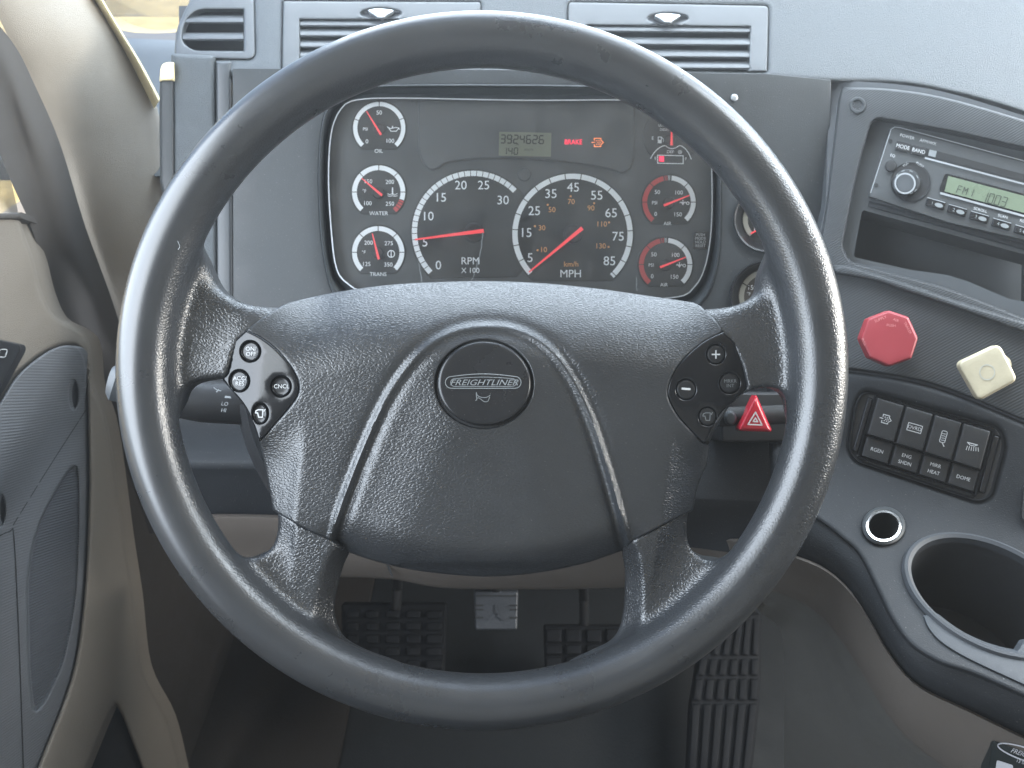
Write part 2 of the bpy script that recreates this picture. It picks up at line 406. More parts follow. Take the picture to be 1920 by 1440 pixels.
M_['silver'] = material('satin_silver', (.42, .45, .48), .35, None, metal=.6, mottle=.05)
M_['rubber'] = material('pedal_rubber', (.007, .008, .010), .7, ('grain', .002, .0002), spec=.2)
M_['padmetal'] = material('grey_worn_pad', (.045, .05, .058), .45, ('grain', .003, .0003))
M_['mat'] = material('black_floor_mat', (.004, .006, .008), .7, ('grain', .003, .0005))
M_['carpet'] = material('brown_carpet', (.018, .015, .013), .9, ('grain', .002, .0006))
M_['headliner'] = material('headliner_cloth', (.30, .28, .25), .9, ('grain', .003, .0004))
M_['painted_sun'] = material('painted_sunlit_edge', (.78, .68, .42), .5, None)  # pale yellow stands in for sunlight on pillar edge and end cap
M_['badge'] = material('badge_black', (.012, .018, .02), .35, None)
M_['badgesilver'] = material('badge_silver', (.5, .51, .55), .4, None, mottle=.03)
def clear_material(name, tint, haze, gloss, rough):
    m = bpy.data.materials.new(name); m.use_nodes = True; t = m.node_tree; N = t.nodes; L = t.links; N.clear()
    out = N.new('ShaderNodeOutputMaterial'); tr = N.new('ShaderNodeBsdfTransparent'); tr.inputs[0].default_value = (*tint, 1)
    df = N.new('ShaderNodeBsdfDiffuse'); df.inputs[0].default_value = (.5, .5, .5, 1)
    gl = N.new('ShaderNodeBsdfGlossy'); gl.inputs['Roughness'].default_value = rough
    tc = N.new('ShaderNodeTexCoord'); nz = N.new('ShaderNodeTexNoise'); nz.inputs['Scale'].default_value = 35; nz.inputs['Detail'].default_value = 7; L.new(tc.outputs['Object'], nz.inputs['Vector'])
    mr = N.new('ShaderNodeMapRange'); mr.inputs[1].default_value = .3; mr.inputs[2].default_value = .75; mr.inputs[3].default_value = haze * .6; mr.inputs[4].default_value = haze * 1.5; L.new(nz.outputs[0], mr.inputs[0])
    a = N.new('ShaderNodeMixShader'); L.new(mr.outputs[0], a.inputs[0]); L.new(tr.outputs[0], a.inputs[1]); L.new(df.outputs[0], a.inputs[2])
    fr = N.new('ShaderNodeFresnel'); fr.inputs[0].default_value = 1.45; ml = N.new('ShaderNodeMath'); ml.operation = 'MULTIPLY'; L.new(fr.outputs[0], ml.inputs[0]); ml.inputs[1].default_value = gloss
    b = N.new('ShaderNodeMixShader'); L.new(ml.outputs[0], b.inputs[0]); L.new(a.outputs[0], b.inputs[1]); L.new(gl.outputs[0], b.inputs[2]); L.new(b.outputs[0], out.inputs[0])
    return m
M_['lens'] = clear_material('veiled_clear_lens', (.97, .98, .98), .045, .8, .12)
M_['pane'] = clear_material('dusty_side_window', (.9, .92, .93), .6, .6, .05)
M_['glass'] = clear_material('window_glass', (.97, .98, .98), .0, .6, .03)

def ground_material():
    m = material('sunlit_dry_ground', (.42, .33, .17), .95, None, mottle=0); t = m.node_tree; N = t.nodes; L = t.links; b = N['Principled BSDF']
    tc = N.new('ShaderNodeTexCoord'); n = N.new('ShaderNodeTexNoise'); n.inputs['Scale'].default_value = 3; n.inputs['Detail'].default_value = 10; n.inputs['Roughness'].default_value = .75
    r = N.new('ShaderNodeValToRGB'); r.color_ramp.elements[0].position = .35; r.color_ramp.elements[0].color = (.32, .23, .06, 1); r.color_ramp.elements[1].position = .62; r.color_ramp.elements[1].color = (.62, .48, .20, 1)
    L.new(tc.outputs['Object'], n.inputs['Vector']); L.new(n.outputs[0], r.inputs[0]); L.new(r.outputs[0], b.inputs['Base Color']); return m
M_['ground'] = ground_material()

# ------------------------------------------------------------------ setting: ground, cab floor, roof, walls
gm = MB(); gm.add([(-68, -68, -1.2), (68, -68, -1.2), (68, 68, -1.2), (-68, 68, -1.2)], [(0, 1, 2, 3)])
tag(gm.build('ground', M_['ground']), kind='structure')
fm = MB(); box_world(fm, (-.66, -1.3, -.05), (1.6, 1.15, 0)); tag(fm.build('floor', M_['mat']), kind='structure')
rm = MB(); box_world(rm, (-.66, -1.35, 1.86), (1.64, .62, 1.92)); tag(rm.build('ceiling', M_['headliner']), kind='structure')
bw = MB(); box_world(bw, (-.66, -1.35, -.05), (1.64, -1.3, 1.86)); tag(bw.build('back_wall', M_['headliner']), kind='structure')
fw_ = MB(); box_world(fw_, (-.66, 1.15, -.05), (1.64, 1.2, .86)); tag(fw_.build('front_wall', M_['mat']), kind='structure')
lw = MB(); box_world(lw, (-.70, -1.3, -.05), (-.66, 1.15, .76)); box_world(lw, (-.70, -1.3, .76), (-.66, -.45, 1.86)); box_world(lw, (-.70, -.45, 1.62), (-.66, .62, 1.86))
tag(lw.build('left_wall', M_['taupe']), kind='structure')
rw = MB(); box_world(rw, (1.6, -1.3, -.05), (1.64, 1.15, .95)); box_world(rw, (1.6, -1.3, .95), (1.64, -.45, 1.86)); box_world(rw, (1.6, -.45, 1.62), (1.64, .62, 1.86))
tag(rw.build('right_wall', M_['taupe']), kind='structure')
kp = MB(); box_world(kp, (-.53, .50, .002), (-.50, 1.14, .74)); tag(kp.build('kick_panel', M_['carpet']), 'dark brown kick panel in the footwell between door and dashboard', 'kick panel')
cp = MB(); box_world(cp, (-.60, -.4, .001), (-.27, 1.14, .012)); tag(cp.build('carpet', M_['carpet']), 'dark brown carpet on the floor beside the door', 'carpet')

# ------------------------------------------------------------------ depth fields
D_face = const(.715)
D_mid = const(.700)
D_up = qplane((400, 150, .700), (1500, 150, .700), (900, 0, .760))
def D_con_face(x, y): return qplane((1575, 165, .700), (1920, 165, .630), (1575, 900, .610))(x, y)
def D_shelf(x, y): return .409 / (.574 + (np.asarray(y, float) - 720) / F * .819)
def D_con(x, y):
    a, b = D_con_face(x, y), D_shelf(x, y); k = .02
    h = np.clip(.5 + .5 * (b - a) / k, 0, 1); return b * (1 - h) + a * h - k * h * (1 - h)

# ------------------------------------------------------------------ dashboard
dash = thing('dashboard', 'slate grey grained dashboard curving from the left pillar to the console on the right', 'dashboard', V(900, 300, .80))
up_out = [(326, 112), (330, 60), (357, -2), (365, -60), (1980, -60), (1980, 236)] + smooth([(1980, 236), (1900, 206), (1793, 176), (1682, 156), (1560, 153), (1440, 145)], 6)[1:] + [(432, 142), (405, 118)]
VL = [(531, -50), (905, 3), (903, 132), (531, 132)]
VL = rounded([(531, 2), (901, 4), (903, 133), (529, 133)], 5)
VR = rounded([(1066, 4), (1441, 11), (1438, 134), (1064, 133)], [8, 10, 4, 4])
VC = rounded([(349, 14), (359, -3), (476, -6), (478, 104), (470, 111), (330, 109), (327, 92), (333, 50)], 6)
mb = MB(); patch(mb, up_out, D_up, holes=[VL, VR, VC], res=26, roll=(10, .007), skirt=.03, hskirt=.012, step=12)
mb.build('upper_pad', M_['dash'], dash)
mb = MB(); box_world(mb, (-.655, .87, .84), (1.6, 1.15, .865)); mb.build('light_stop_deck', M_['panel'], dash)  # unseen deck added to keep windscreen light out of the footwell
# strip of pad left of the cluster
mb = MB(); patch(mb, rounded([(321, 100), (402, 104), (408, 560), (330, 640), (321, 640)], 6), off(D_mid, .003), res=24, roll=(9, .008), skirt=.05)
mb.build('side_pad', M_['dash'], dash)
mb = MB(); patch(mb, rounded([(404, 115), (434, 115), (436, 600), (404, 600)], 3), off(D_mid, .006), res=30, roll=(6, .006), skirt=.03)
mb.build('edge_strip', M_['vent'], dash)
# charcoal centre panel with the cluster opening and two gauge holes
CL_OUT = rounded([(606, 160), (1345, 165), (1352, 420), (1330, 600), (625, 600), (600, 420)], [60, 60, 200, 90, 90, 200], 10)
CL_OUT = smooth([(640, 178), (700, 160), (1000, 158), (1290, 166), (1330, 182), (1348, 230), (1352, 400), (1345, 500), (1318, 566), (1260, 585), (980, 592), (680, 580), (630, 560), (606, 480), (597, 360), (600, 260), (612, 205)], 6, True)
AG = [(1437, 412, 58), (1436, 556, 64)]
mb = MB(); patch(mb, rounded([(436, 128), (1050, 131), (1440, 138), (1558, 150), (1552, 384), (1505, 700), (436, 640)], 2), D_mid, holes=[CL_OUT] + [circle(a, b, c) for a, b, c in AG], res=30, roll=(1.5, .001), skirt=.03, hskirt=.012)
mb.build('instrument_panel', M_['panel'], dash)
mb = MB(); stroke(mb, [(432, 150), (434, 560)], 3, D_mid, -.001); mb.build('groove', M_['void'], dash)
# thin lip line inside the panel round the cluster
# knee panel and bolster
knee_rows = [[(300, 585, .735), (700, 600, .735), (1100, 600, .735), (1560, 640, .70)],
             [(300, 770, .725), (700, 780, .725), (1100, 800, .725), (1560, 800, .68)],
             [(300, 850, .688), (700, 856, .688), (1100, 905, .688), (1560, 925, .66)],
             [(300, 872, .682), (700, 880, .682), (1100, 930, .684), (1560, 950, .655)],
             [(300, 895, .690), (700, 905, .690), (1100, 955, .690), (1540, 985, .655)],
             [(300, 966, .716), (700, 974, .716), (1100, 1004, .716), (1500, 1052, .64)]]
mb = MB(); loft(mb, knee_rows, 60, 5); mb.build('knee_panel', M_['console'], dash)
TT = [(335, 967, .70), (505, 968, .70), (900, 985, .70), (1305, 1007, .685), (1400, 1016, .64), (1494, 1044, .575), (1550, 1069, .555), (1595, 1110, .535), (1632, 1166, .515), (1670, 1230, .495), (1722, 1286, .478), (1820, 1334, .463), (1980, 1412, .444)]
BB = [(335, 1076, .76), (505, 1078, .755), (720, 1081, .75), (853, 1100, .75), (1153, 1099, .73), (1300, 1085, .71), (1400, 1090, .68), (1452, 1106, .64), (1512, 1132, .61), (1561, 1177, .585), (1610, 1249, .55), (1647, 1312, .53), (1692, 1372, .515), (1775, 1440, .50), (1900, 1520, .48)]
def shift(row, dx, dy, dd): return [(a + dx, b + dy, c + dd) for a, b, c in row]
mb = MB()
N_ = 90
def curve_rows(rows, n=N_): return [resample(smooth(r, 6), n) for r in rows]
tt, bb = curve_rows([TT, BB])
def mix(a, b, t): return a * (1 - t) + b * t
rows = [tt + [0, -3, .014], tt + [0, -1, .004], tt + [0, 3, -.001], tt + [0, 9, .0005], mix(tt, bb, .35) + [0, 0, -.004], mix(tt, bb, .7) + [0, 0, -.002], bb, bb + [0, 4, .02], bb + [0, 3, .08]]
W = [V(r[:, 0], r[:, 1], r[:, 2]) for r in rows]; out = np.array(W)
mb.add(out.reshape(-1, 3), [(i * N_ + j, (i + 1) * N_ + j, (i + 1) * N_ + j + 1, i * N_ + j + 1) for i in range(len(W) - 1) for j in range(N_ - 1)])
mb.build('bolster', M_['taupe_shaded'], dash, sharp=60)
# seam on the bolster
mb = MB(); stroke(mb, [(722, 1050), (728, 1062), (735, 1080)], 4, const(.738), 0); mb.build('bolster_seam', M_['void'], dash)
# console: smooth strip, ribbed face, lower console
mb = MB(); patch(mb, [(1556, 150)] + smooth([(1556, 150), (1682, 158), (1793, 178), (1980, 236)], 5)[1:] + [(1980, 820), (1470, 720), (1500, 600), (1548, 384)], off(D_con_face, .006),
                 holes=[smooth(Z5([(350, 400), (440, 372), (900, 470), (1500, 620), (1560, 1650), (900, 1500), (215, 1405), (150, 1250), (230, 850), (290, 600)]), 5, True)], res=40, skirt=.02)
mb.build('console_strip', M_['vent'], dash)
REC = Z5([(395, 385), (470, 385)]) + Z5([(960, 480), (1700, 665), (1760, 1860), (1440, 1770), (900, 1585), (215, 1400), (150, 1330), (165, 1180), (270, 700), (340, 440)])
REC = rounded([Z5([(365, 375)])[0], Z5([(960, 486)])[0], (1985, 293), (1985, 622), Z5([(900, 1590)])[0], Z5([(205, 1405)])[0], Z5([(150, 1300)])[0], Z5([(265, 720)])[0]], [22, 30, 5, 5, 40, 12, 12, 60])
rib_out = [(1580, 163)] + smooth([(1580, 163), (1682, 168), (1793, 188), (1985, 244)], 5)[1:] + smooth([(1985, 812), (1920, 788), (1754, 722), (1598, 693), (1480, 690)], 5) + [(1520, 560), (1550, 384), (1573, 186)]
KN = (1667, 635); KC = (1851, 698)
mb = MB(); patch(mb, rib_out, D_con_face, holes=[REC], res=26, roll=(5, .004), skirt=.012, hskirt=.020)
mb.build('console_face', M_['ribbed'], dash)
# pocket and ledge under the radio
bk = MB(); patch(bk, [(1575, 215), (1990, 260), (1990, 640), (1570, 520)], off(D_con_face, .075), res=60); bk.build('pocket_back', M_['recess'], dash)
mb = MB(); PK = Z5([(290, 1035), (900, 1205), (1600, 1395), (1720, 1800), (900, 1520), (228, 1372)]); patch(mb, [(1560, 200), (2000, 270), (2000, 660), (1560, 520)], off(D_con_face, .014), holes=[rounded(PK, [8, 2, 2, 2, 30, 8])], res=40, hskirt=.05, skirt=.001); mb.build('recess_floor', M_['recess'], dash)
mb = MB(); q = np.array(densify(REC, 14)); a = V(q[:, 0], q[:, 1], D_con_face(q[:, 0], q[:, 1]) + .006); b = a + (.6 * FW + .4 * (a - CAM) / np.linalg.norm(a - CAM, axis=1)[:, None]) * .075
ring_strip(mb, a, b); mb.build('pocket_wall', M_['panel'], dash)
mb = MB(); patch(mb, Z5([(318, 965), (900, 1120), (1600, 1318), (1600, 1368), (900, 1170), (308, 1010)]), off(D_con_face, .012), res=30, roll=(3, .003), skirt=.05); mb.build('pocket_ledge', M_['console'], dash)
# raised ridge along the lower edge of the pocket
mb = MB(); patch(mb, smooth([(1560, 497), (1600, 500), (1699, 530), (1800, 565), (1985, 622)], 6) + smooth([(1985, 648), (1800, 582), (1699, 548), (1640, 528), (1560, 512)], 6), off(D_con_face, -.006), res=16, roll=(7, .006), skirt=.02)
mb.build('pocket_ridge', M_['ribbed'], dash)
# lower console
E1 = [(1985, 1338), (1920, 1309), (1824, 1267), (1760, 1245), (1707, 1212), (1672, 1165), (1647, 1115), (1610, 1042), (1575, 1008), (1542, 982), (1490, 950), (1450, 935)]
SB = rounded(Z6([(175, 672), (905, 868), (935, 960), (860, 1240), (790, 1268), (130, 1050), (92, 985), (130, 735)]), [30, 20, 30, 25, 30, 30, 30, 30])
cup_c = on_plane(1853, 1111, V(1853, 1111, D_shelf(1853, 1111)), (0, 0, 1)); CUPR = .0495
def proj(P):
    P = np.asarray(P) - CAM; d = P @ FW; return np.stack([960 + F * (P @ RT) / d, 720 - F * (P @ UP) / d], -1)
ang = np.linspace(0, 2 * np.pi, 72, endpoint=False)
def cup_ring(r, z=0): return np.stack([cup_c[0] + r * np.cos(ang), cup_c[1] + r * np.sin(ang), np.full(72, cup_c[2] + z)], 1)
cup_hole = [tuple(p) for p in proj(cup_ring(CUPR + .001))]
SOC = circle(1657, 987, 33, 29)
low_out = smooth([(1440, 690), (1598, 697), (1754, 726), (1920, 792), (1985, 820)], 5) + smooth(E1, 6)
mb = MB(); patch(mb, low_out, D_con, holes=[SB, cup_hole, SOC], res=22, roll=(12, .007), skirt=.01, hskirt=.02)
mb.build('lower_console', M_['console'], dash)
# dark side band from shelf edge to bolster, and side wall under it
e1 = resample(smooth([(x, y, float(D_con(x, y)) + .006) for x, y in E1[::-1]], 6), 70)
t2 = resample(smooth([(1440, 1030, .62)] + TT[5:], 6), 70)
rows = [e1 + [2, -4, 0], mix(e1, t2, .35) + [0, 0, -.003], mix(e1, t2, .75) + [0, 0, .002], t2 + [0, 0, .010]]
W = np.array([V(r[:, 0], r[:, 1], r[:, 2]) for r in rows]); mb = MB()
mb.add(W.reshape(-1, 3), [(i * 70 + j, (i + 1) * 70 + j, (i + 1) * 70 + j + 1, i * 70 + j + 1) for i in range(3) for j in range(69)])
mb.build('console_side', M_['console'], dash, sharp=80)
b2 = resample(smooth([(a_, b_, c_ + .01) for a_, b_, c_ in BB[6:]], 6), 60)
l2 = resample(smooth([(1395, 1110, .72), (1428, 1149, .74), (1462, 1180, .78), (1470, 1240, .82), (1470, 1340, .87), (1470, 1440, .92), (1474, 1560, .98)], 6), 60)
rows = [b2 + [0, -3, .0], mix(b2, l2, .12) + [0, 0, .0], mix(b2, l2, .3) + [0, 0, .01], mix(b2, l2, .7) + [0, 0, .03], l2, l2 + [4, 0, .10]]
W = np.array([V(r[:, 0], r[:, 1], r[:, 2]) for r in rows]); mb = MB()
mb.add(W.reshape(-1, 3), [(i * 60 + j, (i + 1) * 60 + j, (i + 1) * 60 + j + 1, i * 60 + j + 1) for i in range(5) for j in range(59)])
mb.build('console_wall', M_['taupe2'], dash, sharp=80)

# ------------------------------------------------------------------ air vents
def slot_vent(label, frame, opening, ys, lever, slope):
    t = thing('air_vent', label, 'air vent', V(*np.mean(frame, 0), .74), 'air vents in the dashboard top')
    mb = MB(); patch(mb, [tuple(p) for p in frame], off(D_up, -.001), holes=[opening] + ([circle(lever[0], lever[1] + 1, 38, 10)] if lever else []), res=20, roll=(4, .003), skirt=.016, hskirt=.012); mb.build('frame', M_['vent'], t)
    o = np.array(opening); x0, y0 = o.min(0); x1, y1 = o.max(0)
    mb = MB(); patch(mb, [(x0 - 6, y0 - 6), (x1 + 6, y0 - 6), (x1 + 6, y1 + 6), (x0 - 6, y1 + 6)], off(D_up, .034), res=60); mb.build('cavity', M_['recess'], t)
    for y in ys:
        xs = np.linspace(x0 + 1, x1 - 1, 14); yy = y + slope * (xs - x0); d = D_up(xs, yy); mb = MB()
        prof = [(6, .001), (3, -.0005), (-1, .001), (-8, .010), (-9, .020), (-2, .022), (5, .008), (6, .001)]
        W = np.array([V(xs, yy + a, d + b) for a, b in prof]); n = 14
        mb.add(W.reshape(-1, 3), [(i * n + j, i * n + j + 1, (i + 1) * n + j + 1, (i + 1) * n + j) for i in range(len(prof) - 1) for j in range(n - 1)])
        mb.add(W[:-1, 0], [tuple(range(7))]); mb.add(W[:-1, -1], [tuple(range(7))])
        mb.build('slat', M_['vent'], t, sharp=50)
    if lever:
        lx, ly = lever
        mb = MB(); patch(mb, circle(lx, ly + 1, 38, 10), off(D_up, .006), res=12, roll=(6, -.004)); mb.build('lever_well', M_['vent'], t)
        mb = MB(); patch(mb, smooth([(lx - 24, ly - 4), (lx - 8, ly - 8), (lx + 10, ly - 7), (lx + 24, ly - 4), (lx + 10, ly + 6), (lx + 4, ly + 10), (lx - 6, ly + 9), (lx - 12, ly + 5)], 4, True), off(D_up, -.008), res=5, roll=(4, .003), skirt=.012); mb.build('thumb_lever', M_['silver'], t)
slot_vent('wide louvred air vent with silver thumb lever, left of the two behind the wheel top', VL, [(562, 36), (868, 38), (868, 112), (562, 110)], [44, 63, 84, 103], (714, 24), .004)
slot_vent('wide louvred air vent right of the wheel top, with one nicked slat', VR, [(1100, 47), (1407, 50), (1404, 137 - 3), (1100, 132)], [54, 78, 101, 122], (1252, 33), .008)
OPC = smooth([(362, 24), (385, 17), (457, 17), (457, 96), (380, 95), (352, 91), (341, 72), (345, 45)], 4, True)
OPC = rounded([(352, 30), (375, 17), (457, 17), (457, 96), (362, 95), (342, 80), (341, 58)], [12, 16, 2, 2, 14, 10, 14])
slot_vent('small rounded corner air vent at the far left end of the dashboard', VC, OPC, [38, 70], None, 0)

# ------------------------------------------------------------------ instrument cluster
cl = thing('instrument_cluster', 'instrument cluster with white ringed gauges and small display behind the wheel', 'instrument cluster', V(975, 560, .72))
LENS = smooth([(671, 187), (760, 184), (980, 188), (1200, 188), (1300, 200), (1328, 235), (1334, 300), (1334, 422), (1322, 500), (1300, 540), (1262, 558), (1100, 566), (900, 566), (700, 550), (650, 530), (630, 500), (621, 430), (616, 335), (621, 250), (640, 203)], 5, True)
mb = MB(); patch(mb, LENS, D_face, res=30, skirt=.01)
mb.build('face', M_['cluster'], cl)
# display housing with rounded lower corners, a shallow step in the face
DISP = smooth([(784, 186), (784, 230), (785, 280), (792, 304), (806, 318), (822, 316), (840, 305), (900, 298), (980, 298), (1060, 304), (1120, 313), (1150, 320), (1165, 325), (1182, 316), (1189, 290), (1190, 250), (1190, 187)], 5)
mb = MB(); patch(mb, DISP, off(D_face, -.004), res=20, roll=(4, .003), skirt=.006); dh = mb.build('display_housing', M_['cluster'], cl)
Dd = off(D_face, -.0045)
mb = MB(); poly(mb, rounded([(936, 247), (1034, 249), (1033, 294), (935, 292)], 2), Dd, -.0003); lc = mb.build('odometer_display', M_['lcd'], cl)
mb = MB(); seven(mb, '392462.6', 939, 253, 7.8, 15, Dd, 1, .05, 2.2, 4.2, -.001); seven(mb, '140', 943, 277, 6.6, 12, Dd, 1, .05, 1.7, 3.8, -.001)
text(mb, 'MI', 970, 271, 4, Dd, -.001); text(mb, 'VOLTS', 991, 281, 4, Dd, -.001); mb.build('digits', M_['lcddark'], lc)
mb = MB(); text(mb, 'BRAKE', 1075, 266, 9, Dd, -.001, bold=.03, sx=.85); mb.build('brake_warning_light', M_['redlamp'], cl)
def dpf(mb, cx, cy, s, D, e=-.001, rot=0, wd=None):
    c_, s_ = math.cos(math.radians(rot)), math.sin(math.radians(rot)); wd = wd or s * .13
    tr = lambda p: [(cx + (x * c_ - y * s_) * s, cy + (x * s_ + y * c_) * s) for x, y in p]
    stroke(mb, tr([(-.6, -.35), (-.6, -.7), (.5, -.7), (.5, -.4), (.95, 0), (.5, .4), (.5, .7), (-.6, .7), (-.6, .35)]), wd, D, e)
    stroke(mb, tr([(-1.05, 0), (-.5, 0)]), wd, D, e)
    for x, y in ((-.2, -.3), (.2, -.3), (0, 0), (-.2, .3), (.2, .3), (.4, 0)): stroke(mb, tr([(x - .05, y), (x + .05, y)]), wd * 1.2, D, e)
mb = MB(); dpf(mb, 1121, 267, 11, Dd); mb.build('exhaust_warning_light', M_['amberlamp'], cl)
mb = MB(); patch(mb, circle(983, 327, 13, n=28), off(D_face, -.002), res=8, roll=(3, .002), skirt=.004); mb.build('reset_button', M_['cluster'], cl)
mb = MB(); patch(mb, rounded([(1301, 434), (1327, 434), (1326, 466), (1300, 466)], 2), off(D_face, -.005), res=10, roll=(2, .001), skirt=.006); mo = mb.build('mode_button', M_['black'], cl)
mb = MB()
for i, s in enumerate(('PUSH', 'MODE', 'HOLD', 'RESET')): text(mb, s, 1313.5, 440 + i * 6.9, 5.2, off(D_face, -.005), -.0006, bold=.03, sx=.95)
mb.build('lettering', M_['print'], mo)

def needle(mb, tail, tip, w0, w1, D, e=-.004):
    a = np.array(tail, float); b = np.array(tip, float); t = (b - a) / np.linalg.norm(b - a); n = np.array([-t[1], t[0]])
    pts = [a - n * w0, b - n * w1, b + n * w1, a + n * w0]
    q = np.array([V(p[0], p[1], D(p[0], p[1]) + e) for p in pts]); q2 = q + FW * .0012
    mb.add(np.concatenate([q, q2]), [(0, 1, 2, 3), (7, 6, 5, 4), (0, 4, 5, 1), (1, 5, 6, 2), (2, 6, 7, 3), (3, 7, 4, 0)])
def ang_of(cx, cy, p): return math.degrees(math.atan2(cy - p[1], p[0] - cx))
def gauge(parent, cx, cy, R, bands, ticks, labels, ndl, hub, wr, D=D_face, dial='dial', flat=True, icon=None, band_mat='white', label=None, tick_w=1.4, print_mat='white', base_span=(-52, 232)):
    A = np.radians(np.linspace(base_span[0], base_span[1], 60)); o = [(cx + (R + 3) * math.cos(a), cy - (R + 3) * math.sin(a)) for a in A]
    if not flat: o = circle(cx, cy, R + 8)
    mb = MB(); patch(mb, o, off(D, -.0012), res=18, roll=(2.5, .001), skirt=.002); g = mb.build('gauge', M_[dial], parent, label)
    D2 = off(D, -.0012)
    for m, segs in bands:
        mb = MB()
        for a0, a1 in segs: arc(mb, cx, cy, R - wr, R, a0, a1, D2, -.0007, max(3, int(abs(a1 - a0) / 5)))
        mb.build('scale' if m != 'red' else 'red_band', M_[m], g)
    mb = MB()
    for a, L_ in ticks:
        c_, s_ = math.cos(math.radians(a)), math.sin(math.radians(a)); stroke(mb, [(cx + (R - wr - L_) * c_, cy - (R - wr - L_) * s_), (cx + (R + 1) * c_, cy - (R + 1) * s_)], tick_w, D2, -.0011)
    if ticks: mb.build('ticks', M_['dial'], g)
    mb = MB()
    for s, x, y, c_ in labels: text(mb, s, x, y, c_, D2, -.0008, bold=.012)
    if icon: icon(mb, D2)
    mb.build('numerals', M_[print_mat], g)
    if hub:
        mb = MB(); patch(mb, circle(hub[0], hub[1], hub[2], n=30), off(D, -.005), res=9, roll=(hub[2] * .4, .002), skirt=.004); mb.build('hub', M_['black'], g)
    if ndl:
        mb = MB(); needle(mb, ndl[0], ndl[1], ndl[2], ndl[2] * .35, off(D, -.004)); mb.build('needle', M_['needle'], g)
    return g
def ic_oil(mb, D):
    stroke(mb, [(728, 239), (733, 246), (743, 246), (747, 241), (749, 242)], 1.3, D, -.0009); stroke(mb, [(726, 238), (732, 241), (742, 239), (748, 240)], 1.3, D, -.0009); stroke(mb, [(736, 240), (736, 237)], 2, D, -.0009)
def ic_temp(mb, D):
    stroke(mb, [(736, 352), (736, 364)], 2.2, D, -.0009); stroke(mb, [(727, 363), (731, 365), (736, 363), (740, 365), (745, 363)], 1.2, D, -.0009); stroke(mb, [(727, 367), (731, 368), (736, 367), (740, 368), (745, 367)], 1.0, D, -.0009)
def ic_trans(mb, D):
    arc(mb, 733.5, 476, 5.6, 7.2, 0, 359, D, -.0009); stroke(mb, [(733.5, 471), (733.5, 481)], 1.6, D, -.0009)
def ic_press(x, y):
    def f(mb, D):
        stroke(mb, [(x - 6, y), (x + 6, y)], 1.2, D, -.0009); stroke(mb, [(x, y - 5), (x, y + 3)], 1.5, D, -.0009); arc(mb, x + 9, y + 1, 2, 3.2, 0, 359, D, -.0009, 10); stroke(mb, [(x - 4, y - 2), (x, y + 4), (x + 4, y - 2)], 1, D, -.0009)
    return f
g1 = gauge(cl, 711, 240, 49, [('white', [(-46, 89), (91, 226)])], [(22, 0), (90, 2), (160, 0)], [('50', 711, 211, 7.5), ('0', 688, 265, 7.5), ('100', 731, 264, 7.5), ('OIL', 710, 283, 7), ('PSI', 685, 242, 5.5)], ((714, 252), (687, 208), 2.0), (705 + 6, 243, 12), 8, icon=ic_oil, label='oil pressure gauge, topmost of the left column')
gauge(cl, 710, 360, 50, [('white', [(-18, 226)]), ('red', [(-24, -20), (-31, -26), (-38, -33), (-49, -40)])], [(90, 2), (45, 3), (135, 3), (0, 0), (180, 0)], [('150', 690, 340, 7.5), ('200', 731, 341, 7.5), ('100', 689, 381, 7.5), ('250', 731, 382, 7.5), ('WATER', 710, 400, 7), ('°F', 683, 358, 6)], ((716, 366), (678, 334), 2.2), (709, 361, 12), 9, icon=ic_temp, label='water temperature gauge with a red end band')
gauge(cl, 709, 473, 49, [('white', [(-44, 226)])], [(90, 2), (45, 3), (135, 3), (0, 0), (180, 0)], [('200', 691, 455, 7.5), ('275', 729, 456, 7.5), ('125', 687, 495, 7.5), ('350', 728, 496, 7.5), ('TRANS', 709, 514, 7), ('°F', 682, 473, 6)], ((710, 486), (698, 438), 2.2), (708, 474, 11), 9, icon=ic_trans, label='transmission temperature gauge, bottom of the left column')
# fuel and fluid gauge
def ic_fuel(mb, D):
    text(mb, 'ULTRA LOW SULFUR', 1262, 235, 4.5, D, -.0009, sx=.9); text(mb, 'DIESEL FUEL ONLY', 1262, 243, 4.5, D, -.0009, sx=.9)
    stroke(mb, [(1234, 257), (1234, 268), (1240, 268), (1240, 257)], 1.4, D, -.0009, True); poly(mb, [(1233.5, 262), (1240.5, 262), (1240.5, 268), (1233.5, 268)], D, -.0009); stroke(mb, [(1241, 258), (1244, 261), (1244, 266)], 1.1, D, -.0009)
    stroke(mb, smooth([(1220, 297), (1226, 287), (1235, 278), (1246, 273), (1253, 277), (1260, 278.5), (1267, 277), (1275, 273), (1284, 278), (1291, 287), (1296, 298)], 4), 1.8, D, -.0009)
    stroke(mb, [(1233, 291), (1281, 292), (1281, 307), (1233, 306)], 1.6, D, -.0009, True)
    text(mb, 'DEF', 1257, 284.5, 5.5, D, -.0009); dpf(mb, 1275, 285, 4, D, -.0009, wd=.8)
g = gauge(cl, 1258, 255, 50, [('white', [(112, 122), (60, 80)])], [], [('E', 1224, 259, 6), ('F', 1294, 260, 6), ('E', 1229, 297, 5.5), ('F', 1286, 298, 5.5)], ((1259.5, 272), (1259.5, 233), 2.4), (1256, 262, 10), 8, icon=ic_fuel, label='fuel gauge with a small fluid bar, half hidden by the rim', base_span=(-70, 250))
mb = MB(); poly(mb, [(1236, 293), (1245, 293), (1245, 303), (1236, 302.6)], off(D_face, -.0012), -.0012); mb.build('fluid_bar', M_['redlamp'], g)
